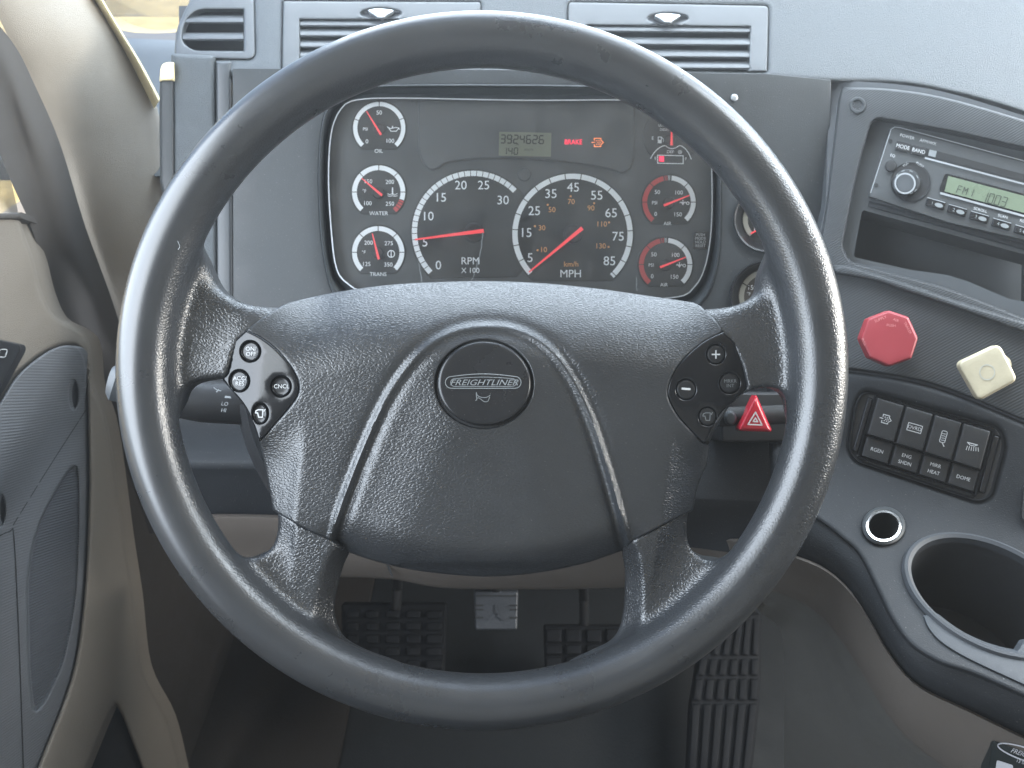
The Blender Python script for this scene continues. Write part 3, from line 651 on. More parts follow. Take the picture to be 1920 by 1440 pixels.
for cx, cy, nd, yb, lb in ((1254.5, 379, ((1245, 385), (1293, 366), 2.2), 419, 'upper air pressure gauge with red low band'), (1248, 496, ((1238, 501), (1286, 482), 2.2), 534, 'lower air pressure gauge with red low band')):
    gauge(cl, cx, cy, 50, [('white', [(-46, 84), (88, 92)]), ('red', [(94, 96), (98, 100), (103, 228)])], [(90, 2), (45, 3), (0, 0), (135, 3), (180, 0)],
          [('50', cx - 22, cy - 19, 7.5), ('100', cx + 18, cy - 18, 7.5), ('0', cx - 25, cy + 22, 7.5), ('150', cx + 16, cy + 23, 7.5), ('PSI', cx - 27, cy + 1, 6), ('AIR', cx - 3, yb, 6.5)], nd, (cx, cy + 1, 11), 9, icon=ic_press(cx + 26, cy + 1), label=lb)
# tachometer
ta = []
for i in range(31):
    a = 223 - i * 178 / 30; ta.append((a, 3 if i % 5 == 0 else 1.5))
tk = [('0', 822, 497), ('5', 797, 454), ('10', 802, 405), ('15', 826, 370), ('20', 864, 347), ('25', 907, 347), ('30', 943, 375)]
gauge(cl, 887, 435, 115, [('white', [(44.5, 223.5)])], ta[1:-1], [(s, x, y, 16) for s, x, y in tk] + [('RPM', 882, 489, 13), ('X 100', 882, 507, 9.5)], ((907, 432.5), (778, 449), 3.6), (888, 436, 19), 10, label='tachometer reading about five hundred', tick_w=1.2, base_span=(-46, 228))
sp = [('5', 994, 483), ('15', 986, 436), ('25', 1002, 395), ('35', 1033, 363), ('45', 1075, 351), ('55', 1119, 366), ('65', 1146, 399), ('75', 1159, 443), ('85', 1143, 489)]
sa = [(223 - i * 270 / 17, 3 if i % 2 == 0 else 1) for i in range(18)]
gs = gauge(cl, 1073.5, 438.5, 113, [('white', [(-47, 223)])], [(223 - (i + .5) * 270 / 17.2 - 8, 3 if i % 2 else 1) for i in range(17)], [(s, x, y, 16.5) for s, x, y in sp] + [('MPH', 1070, 513, 14)], ((1092, 427.5), (992, 510), 3.6), (1074, 439, 18), 10, label='speedometer reading zero', tick_w=1.6, base_span=(-50, 230))
mb = MB()
for s, x, y, dx, dy in (('70', 1071, 378, 1070, 368), ('50', 1035, 393, 1027, 384), ('90', 1108, 390, 1114, 381), ('30', 1016, 427, 1003, 424), ('110', 1128, 420, 1142, 417), ('10', 1019, 468, 1008, 469), ('130', 1126, 461, 1141, 463)):
    text(mb, s, x, y, 9.5, off(D_face, -.0012), -.0008, bold=.01); poly(mb, circle(dx, dy, 2, n=8), off(D_face, -.0012), -.0008)
text(mb, 'km/h', 1071, 495, 9.5, off(D_face, -.0012), -.0008, bold=.0); mb.build('metric_numerals', M_['orange'], gs)
# bezel tube between the panel opening and the lens, then the lens, its diffuse film painting a glare veil
mb = MB(); n = 160
ro = resample(CL_OUT + [CL_OUT[0]], n + 1)[:-1]; li = resample(LENS + [LENS[0]], n + 1)[:-1]
k0 = np.argmin(np.linalg.norm(li - ro[0], axis=1)); li = np.roll(li, -k0, 0)
rr = [V(ro[:, 0], ro[:, 1], np.full(n, .698)), V(*(ro * .9 + li * .1).T, np.full(n, .6965)), V(*(ro * .75 + li * .25).T, np.full(n, .704)), V(*(ro * .35 + li * .65).T, np.full(n, .712)), V(*(ro * .06 + li * .94).T, np.full(n, .706)), V(li[:, 0], li[:, 1], np.full(n, .704)), V(*(ro * -.04 + li * 1.04).T, np.full(n, .706)), V(*(ro * -.06 + li * 1.06).T, np.full(n, .716))]
for a, b in zip(rr[:-1], rr[1:]): ring_strip(mb, a, b)
mb.build('bezel', M_['panel'], cl, sharp=70)
mb = MB(); patch(mb, [tuple(p) for p in li], const(.7055), res=60); mb.build('lens', M_['lens'], cl)
mb = MB(); stroke(mb, [tuple(p) for p in li], 2.2, const(.7030), 0, True); mb.build('lens_edge_highlight', M_['silver'], cl)  # silver stroke paints the highlight along the clear lens edge
for p in ([(905, 436), (903, 460), (899, 480), (893, 500), (887, 520), (880, 532)], [(785, 494), (789, 515), (793, 540)], [(1193, 520), (1194, 545)]):
    mb = MB(); q = np.array(smooth(p, 4)); q[:, 0] += [.6 * math.sin(i * 1.7) for i in range(len(q))]; stroke(mb, q, .9, const(.7052), 0); mb.build('scratch', M_['dimprint'], cl)

# round gauges beside the cluster
for i, ((cx, cy, R), lb) in enumerate(zip(AG, ('round gauge right of the cluster, upper one, red needle near its low end', 'round gauge right of the cluster, lower one, with a brownish rear axle dial'))):
    t = thing('round_gauge', lb, 'gauge', V(cx, cy + R, .70), 'round gauges right of the cluster')
    dm = ('dial', 'dialbrown')[i]
    rs = [V(*np.array(circle(cx, cy, r)).T, np.full(48, z)) for r, z in ((R + 4, .701), (R + 2, .696), (R - 1, .697), (R - 3, .702), (R - 12, .714))]
    mb = MB()
    for a, b in zip(rs[:-1], rs[1:]): ring_strip(mb, a, b)
    mb.build('bezel', M_['black'], t, sharp=80)
    mb = MB(); patch(mb, circle(cx, cy, R - 4), const(.7135), res=20); mb.build('dial', M_[dm], t)
    mb = MB(); arc(mb, cx, cy, R - 23, R - 14, 225, -45, const(.7135), -.0008, 40); mb.build('scale', M_['cream'], t)
    D0 = const(.7135)
    for a in (150, 90, 30): mb = MB(); stroke(mb, [(cx + (R - 27) * math.cos(math.radians(a)), cy - (R - 27) * math.sin(math.radians(a))), (cx + (R - 13) * math.cos(math.radians(a)), cy - (R - 13) * math.sin(math.radians(a)))], 2, D0, -.0012); mb.build('tick', M_['dial'], t)
    mb = MB()
    if i == 0: text(mb, '100', 1420, 428, 7.5, D0, -.001); text(mb, '°F', 1411, 408, 6, D0, -.001)
    else: text(mb, '150', 1410, 539, 8.5, D0, -.001); text(mb, '°F', 1404, 551, 6, D0, -.001); text(mb, 'REAR', 1436, 522, 7, D0, -.001); text(mb, 'AXLE', 1438, 532, 7, D0, -.001)
    mb.build('numerals', M_['white'], t)
    mb = MB(); needle(mb, (1452, 413) if i == 0 else (1445, 570), (1408, 438) if i == 0 else (1400, 590), 2.4, 1.2, D0) if i == 0 else needle(mb, (1450, 560), (1412, 590), 2.4, 1, D0)
    mb.build('needle', M_['needle'], t)
mb = MB(); patch(mb, circle(1377, 183, 7, n=20), off(D_mid, -.002), res=6, roll=(3, .002), skirt=.004); tag(mb.build('screw', M_['silver']), 'small screw head in the charcoal panel above the round gauges', 'screw', 'screws in the dash')

# ------------------------------------------------------------------ radio
ra = thing('radio', 'dark grey car radio with round volume knob, disc slot and green display', 'radio', V(1780, 460, .68))
D_r = off(D_con_face, .008)
RF = rounded(Z5([(495, 440), (1640, 745), (1640, 1300), (900, 1130), (342, 945), (345, 915)]), [8, 2, 2, 2, 4, 3])
mb = MB(); patch(mb, RF, D_r, res=16, roll=(3, .0025), skirt=.06); rf = mb.build('faceplate', M_['radio'], ra)
mb = MB(); stroke(mb, Z5([(350, 915), (495, 465), (520, 448), (560, 452), (1640, 742)]), 1.6, D_r, -.0004); stroke(mb, Z5([(740, 668), (1640, 905)]), 3.2, D_r, -.0012); mb.build('trim_line', M_['silver'], rf)
mb = MB(); poly(mb, Z5([(755, 600), (1640, 838), (1640, 890), (745, 652)]), D_r, -.0008); mb.build('disc_slot', M_['void'], ra)
mb = MB(); poly(mb, box4(*Z5([(790, 635)])[0], 14, 12, 14), D_r, -.0016); mb.build('slot_end', M_['dimprint'], ra)
for s, c in (('MODE', (580, 588)), ('BAND', (692, 617))):
    p = Z5([c])[0]; mb = MB(); patch(mb, rounded(box4(p[0], p[1], 27, 17, 14), 2), off(D_r, -.002), res=8, roll=(2, .001), skirt=.004); bt = mb.build('button', M_['black'], ra)
    mb = MB(); text(mb, s, p[0], p[1], 7, off(D_r, -.002), -.0006, 14, bold=.02, sx=.9); mb.build('lettering', M_['print'], bt)
kx, ky = Z5([(630, 835)])[0]
mb = MB(); patch(mb, circle(kx + 1, ky + 1, 37, 37), off(D_r, -.0008), res=12, roll=(4, -.001)); mb.build('knob_surround', M_['black'], ra)
mb = MB(); x, y = Z5([(595, 848)])[0]
patch(mb, circle(x + 4, y - 2, 25), off(D_r, -.006), res=9, roll=(4, .003), skirt=.006); vk = mb.build('volume_knob', M_['panel'], ra)
mb = MB(); arc(mb, x, y, 17, 20, 0, 360, off(D_r, -.0125), -.0004, 30); mb.build('knob_ring', M_['silver'], vk)
mb = MB(); patch(mb, circle(x, y, 19), off(D_r, -.012), res=6, roll=(4, .002), skirt=.007); mb.build('knob_cap', M_['vent'], vk)
mb = MB()
for a in (-160, -120, -75, -50, 20, 60, 100, 135): arc(mb, x + 3, y - 2, 21.5, 23.5, a, a + 16, off(D_r, -.0062), -.0003, 4)
mb.build('knob_marks', M_['dimprint'], vk)
for p, r in ((Z5([(494, 725)])[0], 11),):
    mb = MB(); patch(mb, circle(*p, r, n=28), off(D_r, -.003), res=6, roll=(3, .002), skirt=.004); mb.build('button', M_['black'], ra, 'round button left of the volume knob')
for p in Z5([(490, 548), (390, 862)]):
    mb = MB(); poly(mb, circle(*p, 4, n=14), D_r, -.0007); mb.build('release_hole', M_['void'], ra)
mb = MB(); p = rounded(Z5([(880, 775), (1640, 975), (1640, 1145), (845, 915), (838, 890)]), [6, 2, 2, 8, 4]); poly(mb, p, D_r, -.0008); mb.build('display_frame', M_['gloss'], ra)
mb = MB(); stroke(mb, Z5([(850, 918), (1640, 1135)]), 4, D_r, -.0014); mb.build('display_lip', M_['silver'], ra)
mb = MB(); p = Z5([(902, 795), (1640, 990), (1640, 1112), (875, 905)]); poly(mb, p, D_r, -.0016); lc = mb.build('display', M_['lcd2'], ra)
mb = MB(); x, y = Z5([(972, 862)])[0]; seven(mb, 'FMI', x, y, 7.5, 14, D_r, 14.5, .1, 1.2, 3.5, -.0022); x, y = Z5([(1150, 906)])[0]; seven(mb, '1003', x, y, 8.5, 18, D_r, 14.5, .1, 1.3, 4, -.0022); mb.build('digits', M_['lcddark'], lc)
mb = MB(); text(mb, 'POWER', *Z5([(610, 516)])[0], 5.5, D_r, -.001, 14, bold=.02); text(mb, 'AFM/WX', *Z5([(758, 554)])[0], 5.5, D_r, -.001, 14, bold=.02); text(mb, 'EQ', *Z5([(507, 650)])[0], 5, D_r, -.001, 14, bold=.02)
text(mb, 'SCROLL', *Z5([(1130, 1036)])[0], 5, D_r, -.002, 15, bold=.02); text(mb, 'SCAN', *Z5([(1290, 1082)])[0], 5, D_r, -.002, 15, bold=.02); text(mb, 'REP', *Z5([(1432, 1115)])[0], 5, D_r, -.002, 15, bold=.02)
text(mb, 'VOL', *Z5([(598, 712)])[0], 4.5, D_r, -.0014, -35, bold=.01); text(mb, 'PUSH', *Z5([(700, 715)])[0], 4.5, D_r, -.0014, 30, bold=.01)
mb.build('lettering', M_['print'], ra)
for i, c in enumerate(((812, 992), (965, 1040), (1122, 1088), (1280, 1138), (1438, 1186))):
    p = Z5([c])[0]; mb = MB(); patch(mb, rounded(box4(p[0], p[1], 36, 17, 16.5), 3), off(D_r, -.0025), res=8, roll=(3, .002), skirt=.004); bt = mb.build('preset_button', M_['gloss'], ra)
    mb = MB(); stroke(mb, [(p[0] - 15, p[1] - 11.5), (p[0] + 18, p[1] - 2)], 1.4, off(D_r, -.0012), -.0018); mb.build('button_edge', M_['silver'], bt)
    mb = MB(); poly(mb, circle(p[0] + 6, p[1] + 3, 8, 4, 18, 16), off(D_r, -.0025), -.0006); text(mb, str(i + 1), p[0] - 6, p[1] - 1, 6, off(D_r, -.0025), -.0010, 16); mb.build('number', M_['dimprint'], bt)
# screw / socket left of the radio
sx_, sy_ = Z5([(258, 293)])[0]
mb = MB(); patch(mb, circle(sx_, sy_, 16, n=32), off(D_con_face, -.0015), holes=[circle(sx_, sy_, 9, n=24)], res=8, roll=(2.5, .002), skirt=.006); t = tag(mb.build('jack_socket', M_['panel']), 'round silver-centred jack socket above and left of the radio', 'socket')
mb = MB(); patch(mb, circle(sx_, sy_, 9, n=24), off(D_con_face, .0), holes=[circle(sx_, sy_, 4.5, n=18)], res=8, roll=(2, .0015), skirt=.006); mb.build('metal_ring', M_['silver'], t)
mb = MB(); patch(mb, circle(sx_, sy_, 5, n=18), off(D_con_face, .003), res=8); mb.build('hole', M_['void'], t)

# ------------------------------------------------------------------ brake knobs
OCT = rounded(Z6([(305, 236), (412, 272), (464, 386), (428, 497), (310, 540), (200, 492), (152, 388), (192, 280)]), 4, 4)
kt = thing('brake_knob', 'red eight-sided push-pull brake knob on the ribbed console', 'knob', V(1667, 660, .62), 'brake knobs on the console')
mb = MB(); patch(mb, OCT, off(D_con_face, -.034), res=12, roll=(5, .003), skirt=.010); mb.build('knob', M_['knobred'], kt)
mb = MB(); Dk = off(D_con_face, -.034)
def on_edge(mb, s, x, y, r, cap=5): text(mb, s, x, y, cap, Dk, -.0005, r, bold=.0)
on_edge(mb, 'SUPPLY', 1651, 598, -22); on_edge(mb, 'AIR', 1680, 600, 22); on_edge(mb, 'TRAILER', 1702, 615, 62, 4.5); on_edge(mb, 'PULL', 1620, 641, 64, 4.5); on_edge(mb, 'PUSH', 1671, 610, 5, 5)
mb.build('lettering', M_['knobprint'], kt)
def stem(px, py, dx, dy, m, par):
    D = D_con_face; a = V(px, py, float(D(px, py)) - .028); b = V(px + dx, py + dy, float(D(px, py)) + .004); mb = MB(); cyl_world(mb, a, b, .009, .0095); mb.build('stem', m, par)
stem(1676, 632, 8, -6, M_['knobred'], kt)
SQ = rounded([(1872, 646), (1906, 712), (1838, 751), (1796, 681)], 14)
SQ = rounded(Z6([(902, 412), (1003, 612), (790, 728), (672, 520)]), [16, 13, 13, 13])
kt = thing('brake_knob', 'cream rounded-square push-pull brake knob with worn centre, right of the red one', 'knob', V(1851, 725, .57), 'brake knobs on the console')
mb = MB(); patch(mb, SQ, off(D_con_face, -.034), res=12, roll=(5, .003), skirt=.005); mb.build('knob', M_['knobcream'], kt)
stem(1862, 690, 9, -5, M_['knobcream'], kt)
mb = MB(); arc(mb, *KC, 13, 15, 0, 359, off(D_con_face, -.034), -.0003, 30); mb.build('worn_ring', M_['cream'], kt)

# ------------------------------------------------------------------ switch bank
def sw_bilin(u, v):
    c = [np.array(p) for p in Z6([(240, 706), (862, 890), (772, 1222), (150, 1020)])]
    return tuple((c[0] * (1 - u) + c[1] * u) * (1 - v) + (c[3] * (1 - u) + c[2] * u) * v)
bank = thing('switch_housing', 'black rounded housing holding four rocker switches on the lower console', 'switch housing', V(1740, 930, .60))
mb = MB(); patch(mb, SB, off(D_con, .003), holes=[[sw_bilin(-.01, -.02), sw_bilin(1.01, -.02), sw_bilin(1.01, 1.02), sw_bilin(-.01, 1.02)]], res=12, roll=(5, -.004), skirt=.012); mb.build('bezel', M_['black'], bank)
mb = MB(); patch(mb, [sw_bilin(-.05, -.1), sw_bilin(1.05, -.1), sw_bilin(1.05, 1.1), sw_bilin(-.05, 1.1)], off(D_con, .014), res=60); mb.build('back_plate', M_['void'], bank)
for ends, nm in (((-.075, -.02), 'end'), ((1.02, 1.085), 'end')):
    mb = MB(); patch(mb, rounded([sw_bilin(ends[0], .03), sw_bilin(ends[1], .03), sw_bilin(ends[1], .97), sw_bilin(ends[0], .97)], 5), off(D_con, .000), res=14, roll=(4, .003), skirt=.01); mb.build('end_cap', M_['gloss'], bank)
def ic_ovrd(mb, D, p, r): stroke(mb, box4(*p, 27, 14, r), 1.3, D, -.0006, True); text(mb, 'OVRD', p[0], p[1], 6.5, D, -.0006, r)
def ic_mirr(mb, D, p, r):
    stroke(mb, rounded(box4(*p, 10, 22, r), 3, 3), 1.3, D, -.0006, True)
    for k in (-6, -2, 2, 6): stroke(mb, [(p[0] - 3 - k * .2, p[1] + k), (p[0] + 3 - k * .2, p[1] + k + 1)], 1.0, D, -.0006)
    stroke(mb, [(p[0] - 2, p[1] + 12), (p[0] + 1, p[1] + 18)], 1.3, D, -.0006)
def ic_dome(mb, D, p, r):
    stroke(mb, [(p[0] - 9, p[1] - 6), (p[0] - 4, p[1] - 1), (p[0] + 4, p[1] + 1), (p[0] + 10, p[1] - 1)], 1.3, D, -.0006); stroke(mb, [(p[0] - 9, p[1] - 6), (p[0] + 10, p[1] - 1)], 1.6, D, -.0006)
    for k in range(6): stroke(mb, [(p[0] - 9 + k * 4, p[1] + 1 + k * .6), (p[0] - 11.5 + k * 4.6, p[1] + 8 + k * .6)], 1.1, D, -.0006)
def ic_dpf(mb, D, p, r): dpf(mb, p[0], p[1], 11, D, -.0006, r, 1.4)
specs = [('rocker switch marked RGEN with exhaust symbol, leftmost in the row of four', ic_dpf, ['RGEN']), ('rocker switch marked ENG SHDN with boxed OVRD on top', ic_ovrd, ['ENG', 'SHDN']),
         ('rocker switch marked MIRR HEAT with mirror symbol', ic_mirr, ['MIRR', 'HEAT']), ('rocker switch marked DOME with lamp symbol', ic_dome, ['DOME'])]
for i, (lb, ic, tx) in enumerate(specs):
    u0, u1 = i / 4 + .008, (i + 1) / 4 - .008
    t = thing('rocker_switch', lb, 'switch', V(*sw_bilin((u0 + u1) / 2, 1), float(D_con(*sw_bilin((u0 + u1) / 2, 1)))), 'rocker switches on the lower console')
    Da = off(D_con, -.004); Db = off(D_con, .000)
    mb = MB(); patch(mb, rounded([sw_bilin(u0, .0), sw_bilin(u1, .0), sw_bilin(u1, .63), sw_bilin(u0, .63)], 2.5), Da, res=10, roll=(3, .0025), skirt=.014); a = mb.build('rocker', M_['black'], t)
    mb = MB(); patch(mb, rounded([sw_bilin(u0, .65), sw_bilin(u1, .65), sw_bilin(u1, 1.0), sw_bilin(u0, 1.0)], 2.5), Db, res=10, roll=(3, .0025), skirt=.012); b = mb.build('rocker', M_['black'], t)
    um = (u0 + u1) / 2
    mb = MB(); ic(mb, Da, sw_bilin(um, .30), 16); mb.build('symbol', M_['print'], a)
    mb = MB()
    for k, s in enumerate(tx): text(mb, s, *sw_bilin(um, .83 + (k - (len(tx) - 1) / 2) * .115), 6.5, Db, -.0006, 16, bold=.01)
    mb.build('lettering', M_['print'], b)
# edge of the next bank at the right border
mb = MB(); patch(mb, rounded([(1918, 905), (2010, 935), (2000, 1010), (1912, 975)], 12), off(D_con, -.003), res=14, roll=(4, .003), skirt=.006); tag(mb.build('switch_housing', M_['black']), 'corner of a second black switch housing cut off by the right border', 'switch housing')

# ------------------------------------------------------------------ power socket, cup holder
ps = thing('power_socket', 'round twelve volt power socket with bright chrome ring', 'power socket', V(1657, 1010, .57))
def con_circle(r, e, sc=.88): q = np.array(circle(1657, 986, r, r * sc)); return V(q[:, 0], q[:, 1], D_con(q[:, 0], q[:, 1]) + e)
mb = MB(); rs = [con_circle(42, .003), con_circle(40, -.003), con_circle(36, -.0045), con_circle(34, -.004), con_circle(33, .0)]
for a, b in zip(rs[:-1], rs[1:]): ring_strip(mb, a, b)
mb.build('collar', M_['panel'], ps, sharp=60)
mb = MB(); rs = [con_circle(34, -.0035), con_circle(33, -.0055), con_circle(29, -.006), con_circle(27.5, -.0045), con_circle(27, .002)]
for a, b in zip(rs[:-1], rs[1:]): ring_strip(mb, a, b)
mb.build('chrome_ring', M_['chrome'], ps, sharp=60)
mb = MB(); a = con_circle(28, .0); dn = np.array([0, .35, -.94]); b = a + dn * .045; ring_strip(mb, a, b); mb.add(b, [tuple(range(48))]); mb.build('barrel', M_['void'], ps)
ch = thing('cup_holder', 'large round cup holder sunk in the console shelf', 'cup holder', cup_c + np.array([0, 0, -.07]))
mb = MB(); rs = [cup_ring(CUPR + .0058, -.004), cup_ring(CUPR + .0052, .001), cup_ring(CUPR + .004, .003), cup_ring(CUPR + .002, .0034), cup_ring(CUPR - .0005, .002), cup_ring(CUPR - .001, -.003)]
for a, b in zip(rs[:-1], rs[1:]): ring_strip(mb, a, b)
mb.build('rim', M_['ring'], ch, sharp=60)
mb = MB(); rs = [cup_ring(CUPR - .001, -.003), cup_ring(CUPR - .004, -.05), cup_ring(CUPR - .006, -.07)]
for a, b in zip(rs[:-1], rs[1:]): ring_strip(mb, a, b)
mb.add(rs[-1], [tuple(range(72))]); mb.build('cup_well', M_['black'], ch)
# pale tray flange joining the ring towards the lower right
tray = smooth([(1722, 1165), (1745, 1195), (1790, 1225), (1850, 1255), (1920, 1288), (1985, 1318)], 5) + [(1985, 1100), (1900, 1090), (1850, 1100)]
hole2 = [tuple(p) for p in proj(cup_ring(CUPR - .0005, .003))]
P = np.array(tray)
def D_tray(x, y): return (.409 - .0012) / (.574 + (np.asarray(y, float) - 720) / F * .819)
in2 = inside(np.array(densify(tray, 6)), hole2)
tq = [p for p, k in zip(densify(tray, 6), in2) if not k]
# cut the well out of the tray: keep outer lower part only
lowarc = [p for p in hole2 if p[1] > 1120 and p[0] < 1912]; lowarc.sort(key=lambda p: p[0])
lowarc = [p for p in lowarc if p[1] > 1150]
tr = smooth([(1729, 1152), (1740, 1178), (1762, 1203), (1800, 1228), (1848, 1252), (1920, 1285), (1990, 1318)], 5) + [(1990, 1195), (1945, 1198), (1918, 1203)] + lowarc[::-1]
mb = MB(); patch(mb, tr, D_tray, res=14, roll=(3, .0025), skirt=.006); mb.build('tray', M_['ring'], ch)

# ------------------------------------------------------------------ badge at the lower right
bg_ = thing('shift_badge', 'black badge with silver oval lettering at the lower right corner', 'badge', V(1900, 1440, .47))
TTd = lambda x, y: qplane((1820, 1420, .475), (1985, 1430, .452), (1900, 1520, .472))(x, y)
BD = rounded([(1861, 1388), (2010, 1440), (1990, 1540), (1843, 1500)], 8)
mb = MB(); patch(mb, BD, off(TTd, -.006), res=20, roll=(2, .001), skirt=.012); mb.build('plate', M_['badge'], bg_)
mb = MB(); Db = off(TTd, -.006)
ov = circle(1928, 1416, 60, 12, 40, 18.5); stroke(mb, ov, 2.6, Db, -.0006, True)
text(mb, 'FREIGHTLINER', 1932, 1418, 8.5, Db, -.0006, 18, bold=.03, shear=.35, sx=.95)
text(mb, '13 SPEED', 1922, 1431, 6, Db, -.0006, 18, bold=.02)
poly(mb, rounded([(1869, 1425), (1900, 1435), (1896, 1462), (1865, 1452)], 4), Db, -.0004)
mb.build('emblem', M_['badgesilver'], bg_)

# ------------------------------------------------------------------ steering wheel
CX, CY = 904.5, 695.0; WD = .46; K = WD / F
RC, TR = 631.5, 50.0; EY = .982
sw = thing('steering_wheel', 'large black leather steering wheel with four spokes and padded hub', 'steering wheel', V(CX, CY + 690, WD))
def Wp(x, y, z): # wheel space (pixels at the wheel plane, z towards the driver) to world
    x, y, z = [np.asarray(a, float)[..., None] for a in (x, y, z)]
    return CAM + (x - 960) * K * RT + (720 - y) * K * UP + (WD - z * K) * FW
def corr(poly_, z): s = 1 - z * K / WD; return [(960 + (x - 960) * s, 720 + (y - 720) * s) for x, y in poly_]
PANL = smooth(ZL([(452, 108), (590, 172), (740, 280), (880, 430), (965, 560), (1002, 680), (985, 790), (890, 925), (760, 1075), (650, 1195), (582, 1258)]), 4)
PANL_o = smooth(ZL([(582, 1258), (550, 1150), (505, 1030), (430, 890), (330, 765), (208, 625)]), 4)[1:] + smooth(ZL([(208, 600), (260, 430), (335, 212)]), 3) + ZL([(452, 108)])[:0]
PANR = smooth([(1356, 623), (1326, 637), (1297, 659), (1268, 690), (1254, 720), (1253, 745), (1268, 776), (1290, 802), (1316, 828)], 4)
PANR_o = smooth([(1322, 832), (1334, 805), (1352, 775), (1377, 750), (1405, 728)], 4) + smooth([(1405, 722), (1395, 681), (1377, 641)], 4)
top_arc = smooth([(545, 566), (640, 546), (740, 533), (840, 528), (925, 527), (1020, 531), (1120, 541), (1220, 555), (1300, 567)], 6)
bot_arc = smooth([(1166, 1033), (1090, 1058), (1000, 1075), (920, 1081), (840, 1077), (760, 1066), (690, 1048), (642, 1031)], 6)
PAD = top_arc + smooth([(1314, 574), (1338, 597), (1356, 621)], 3) + PANR[1:] + smooth([(1331, 838), (1326, 870), (1311, 905), (1299, 957)], 4) + [(1240, 986), (1182, 1017)] + bot_arc + [(614, 1010), (560, 985), (512, 957)] + smooth([(506, 925), (498, 880), (487, 830)], 4) + PANL[::-1] + smooth([(464, 617), (500, 590), (535, 570)], 3)
def Fz(x, y):
    r = np.hypot(x - CX, (y - CY) / EY) / RC
    return -16 - 8 * (1 - r)
URG = smooth([(600, 1060), (622, 1000), (648, 925), (690, 820), (735, 730), (790, 660), (850, 623), (915, 613), (975, 622), (1030, 655), (1075, 715), (1110, 790), (1140, 880), (1163, 960), (1180, 1020), (1188, 1060)], 8)
TOPC = smooth([(392, 530), (425, 560), (470, 571), (545, 566), (640, 546), (740, 533), (840, 528), (925, 527), (1020, 531), (1120, 541), (1220, 555), (1300, 567), (1370, 571), (1408, 562), (1434, 543)], 6)
def top_drop(P):
    d = seg_dist(P, TOPC, False); k = 1 - .80 * sst(300, 500, np.abs(P[:, 0] - 925))
    return 120 * k * np.clip(1 - d / 150, 0, 1) ** 2.0
def fold(x, y): # the outer flanks of the lower spokes turn away from a soft crease
    a = np.clip(563 - .10 * (y - 850) - x + 6, 0, 70); b = np.clip(x - (1258 - .12 * (y - 850)) + 6, 0, 70)
    return (.5 * sst(0, 14, a) * a + .5 * sst(0, 14, b) * b) * sst(770, 880, y)
def pad_z(x, y):
    P = np.stack([x, y], 1); d = seg_dist(P, URG, False); ins = inside(P, URG)
    tdn = seg_dist(P, top_arc, False); bdn = seg_dist(P, bot_arc, False)
    z = Fz(x, y) + 6
    hgt = sst(650, 1000, y)                                # ridge grows towards the bottom
    z += np.exp(-(d / 6.0) ** 2) * (3.5 + 6 * hgt)
    z += np.where(ins, -8 * (.35 + .65 * hgt) * np.exp(-((d - 13) / 10) ** 2) + 12 * sst(20, 150, d), 0)
    z += np.where(ins, 0, -4 * np.exp(-((d - 14) / 9) ** 2) * (1 - hgt))
    z += 9 * np.exp(-(((x - 920) / 330) ** 2 + ((y - 690) / 170) ** 2))
    z -= top_drop(P)
    z -= 44 * np.clip(1 - bdn / 70, 0, 1) ** 2
    # flanks fall away towards the spoke openings
    fl = seg_dist(P, [(487, 830), (512, 957)], False); fr_ = seg_dist(P, [(1331, 838), (1299, 957)], False)
    z -= fold(x, y)
    return z
def D_pad(x, y):
    x = np.atleast_1d(np.asarray(x, float)); y = np.atleast_1d(np.asarray(y, float)); return WD - K * pad_z(x, y)
HB = circle(908, 719, 88, 79, 64)
HBo = circle(908, 719.5, 92, 83, 64)
mb = MB(); patch(mb, PAD, D_pad, holes=[HBo], res=6.5, roll=(4, .0014), skirt=.012, step=4, hskirt=.005, along=(URG, 22, 230)); mb.build('hub_pad', M_['leather'], sw, sharp=60)
# horn button
hc = float(D_pad(908, 719)[0])
Dh = qplane((908, 719, hc - .0008), (1000, 719, hc - .0008), (908, 640, hc + .0030))
mb = MB(); patch(mb, HB, Dh, res=12, roll=(7, .0022), skirt=.008, step=5); hb = mb.build('horn_button', M_['horn'], sw, 'round black horn button with embossed emblem')
mb = MB(); patch(mb, HBo, off(Dh, .005), res=20); mb.build('button_well', M_['void'], sw)
mb = MB()
def capsule(x0, x1, yt, yb, bul): # flattened oval with gently bowed top
    c = []
    h = (yb - yt) / 2; ym = (yt + yb) / 2
    for i in range(13): t = i / 12; c.append((x0 + h + (x1 - x0 - 2 * h) * t, yt - bul * math.sin(math.pi * t)))
    for i in range(1, 8): a = math.pi * (.5 - i / 8); c.append((x1 - h + h * math.cos(a), ym - h * math.sin(a)))
    for i in range(13): t = i / 12; c.append((x1 - h - (x1 - x0 - 2 * h) * t, yb))
    for i in range(1, 8): a = math.pi * (-.5 - i / 8); c.append((x0 + h + h * math.cos(a), ym - h * math.sin(a)))
    return c
stroke(mb, capsule(835, 977, 706, 728, 5), 1.5, Dh, -.0005, True); stroke(mb, capsule(845, 968, 710, 724.5, 3), 1.1, Dh, -.0005, True)
vv, ff = text2d('FREIGHTLINER', .0, .35)
text(mb, 'FREIGHTLINER', 907, 717, 10.5, Dh, -.0005, 0, bold=0, shear=.35, sx=1.28)
stroke(mb, smooth([(893, 736), (896, 742), (903, 745), (912, 745), (919, 741)], 4), 1.3, Dh, -.0005); stroke(mb, smooth([(892, 751), (896, 746), (901, 748), (908, 753), (915, 752), (918, 744)], 4), 1.3, Dh, -.0005); stroke(mb, [(893, 738), (894, 750)], 1.4, Dh, -.0005)
mb.build('emblem', M_['dimprint'], hb)
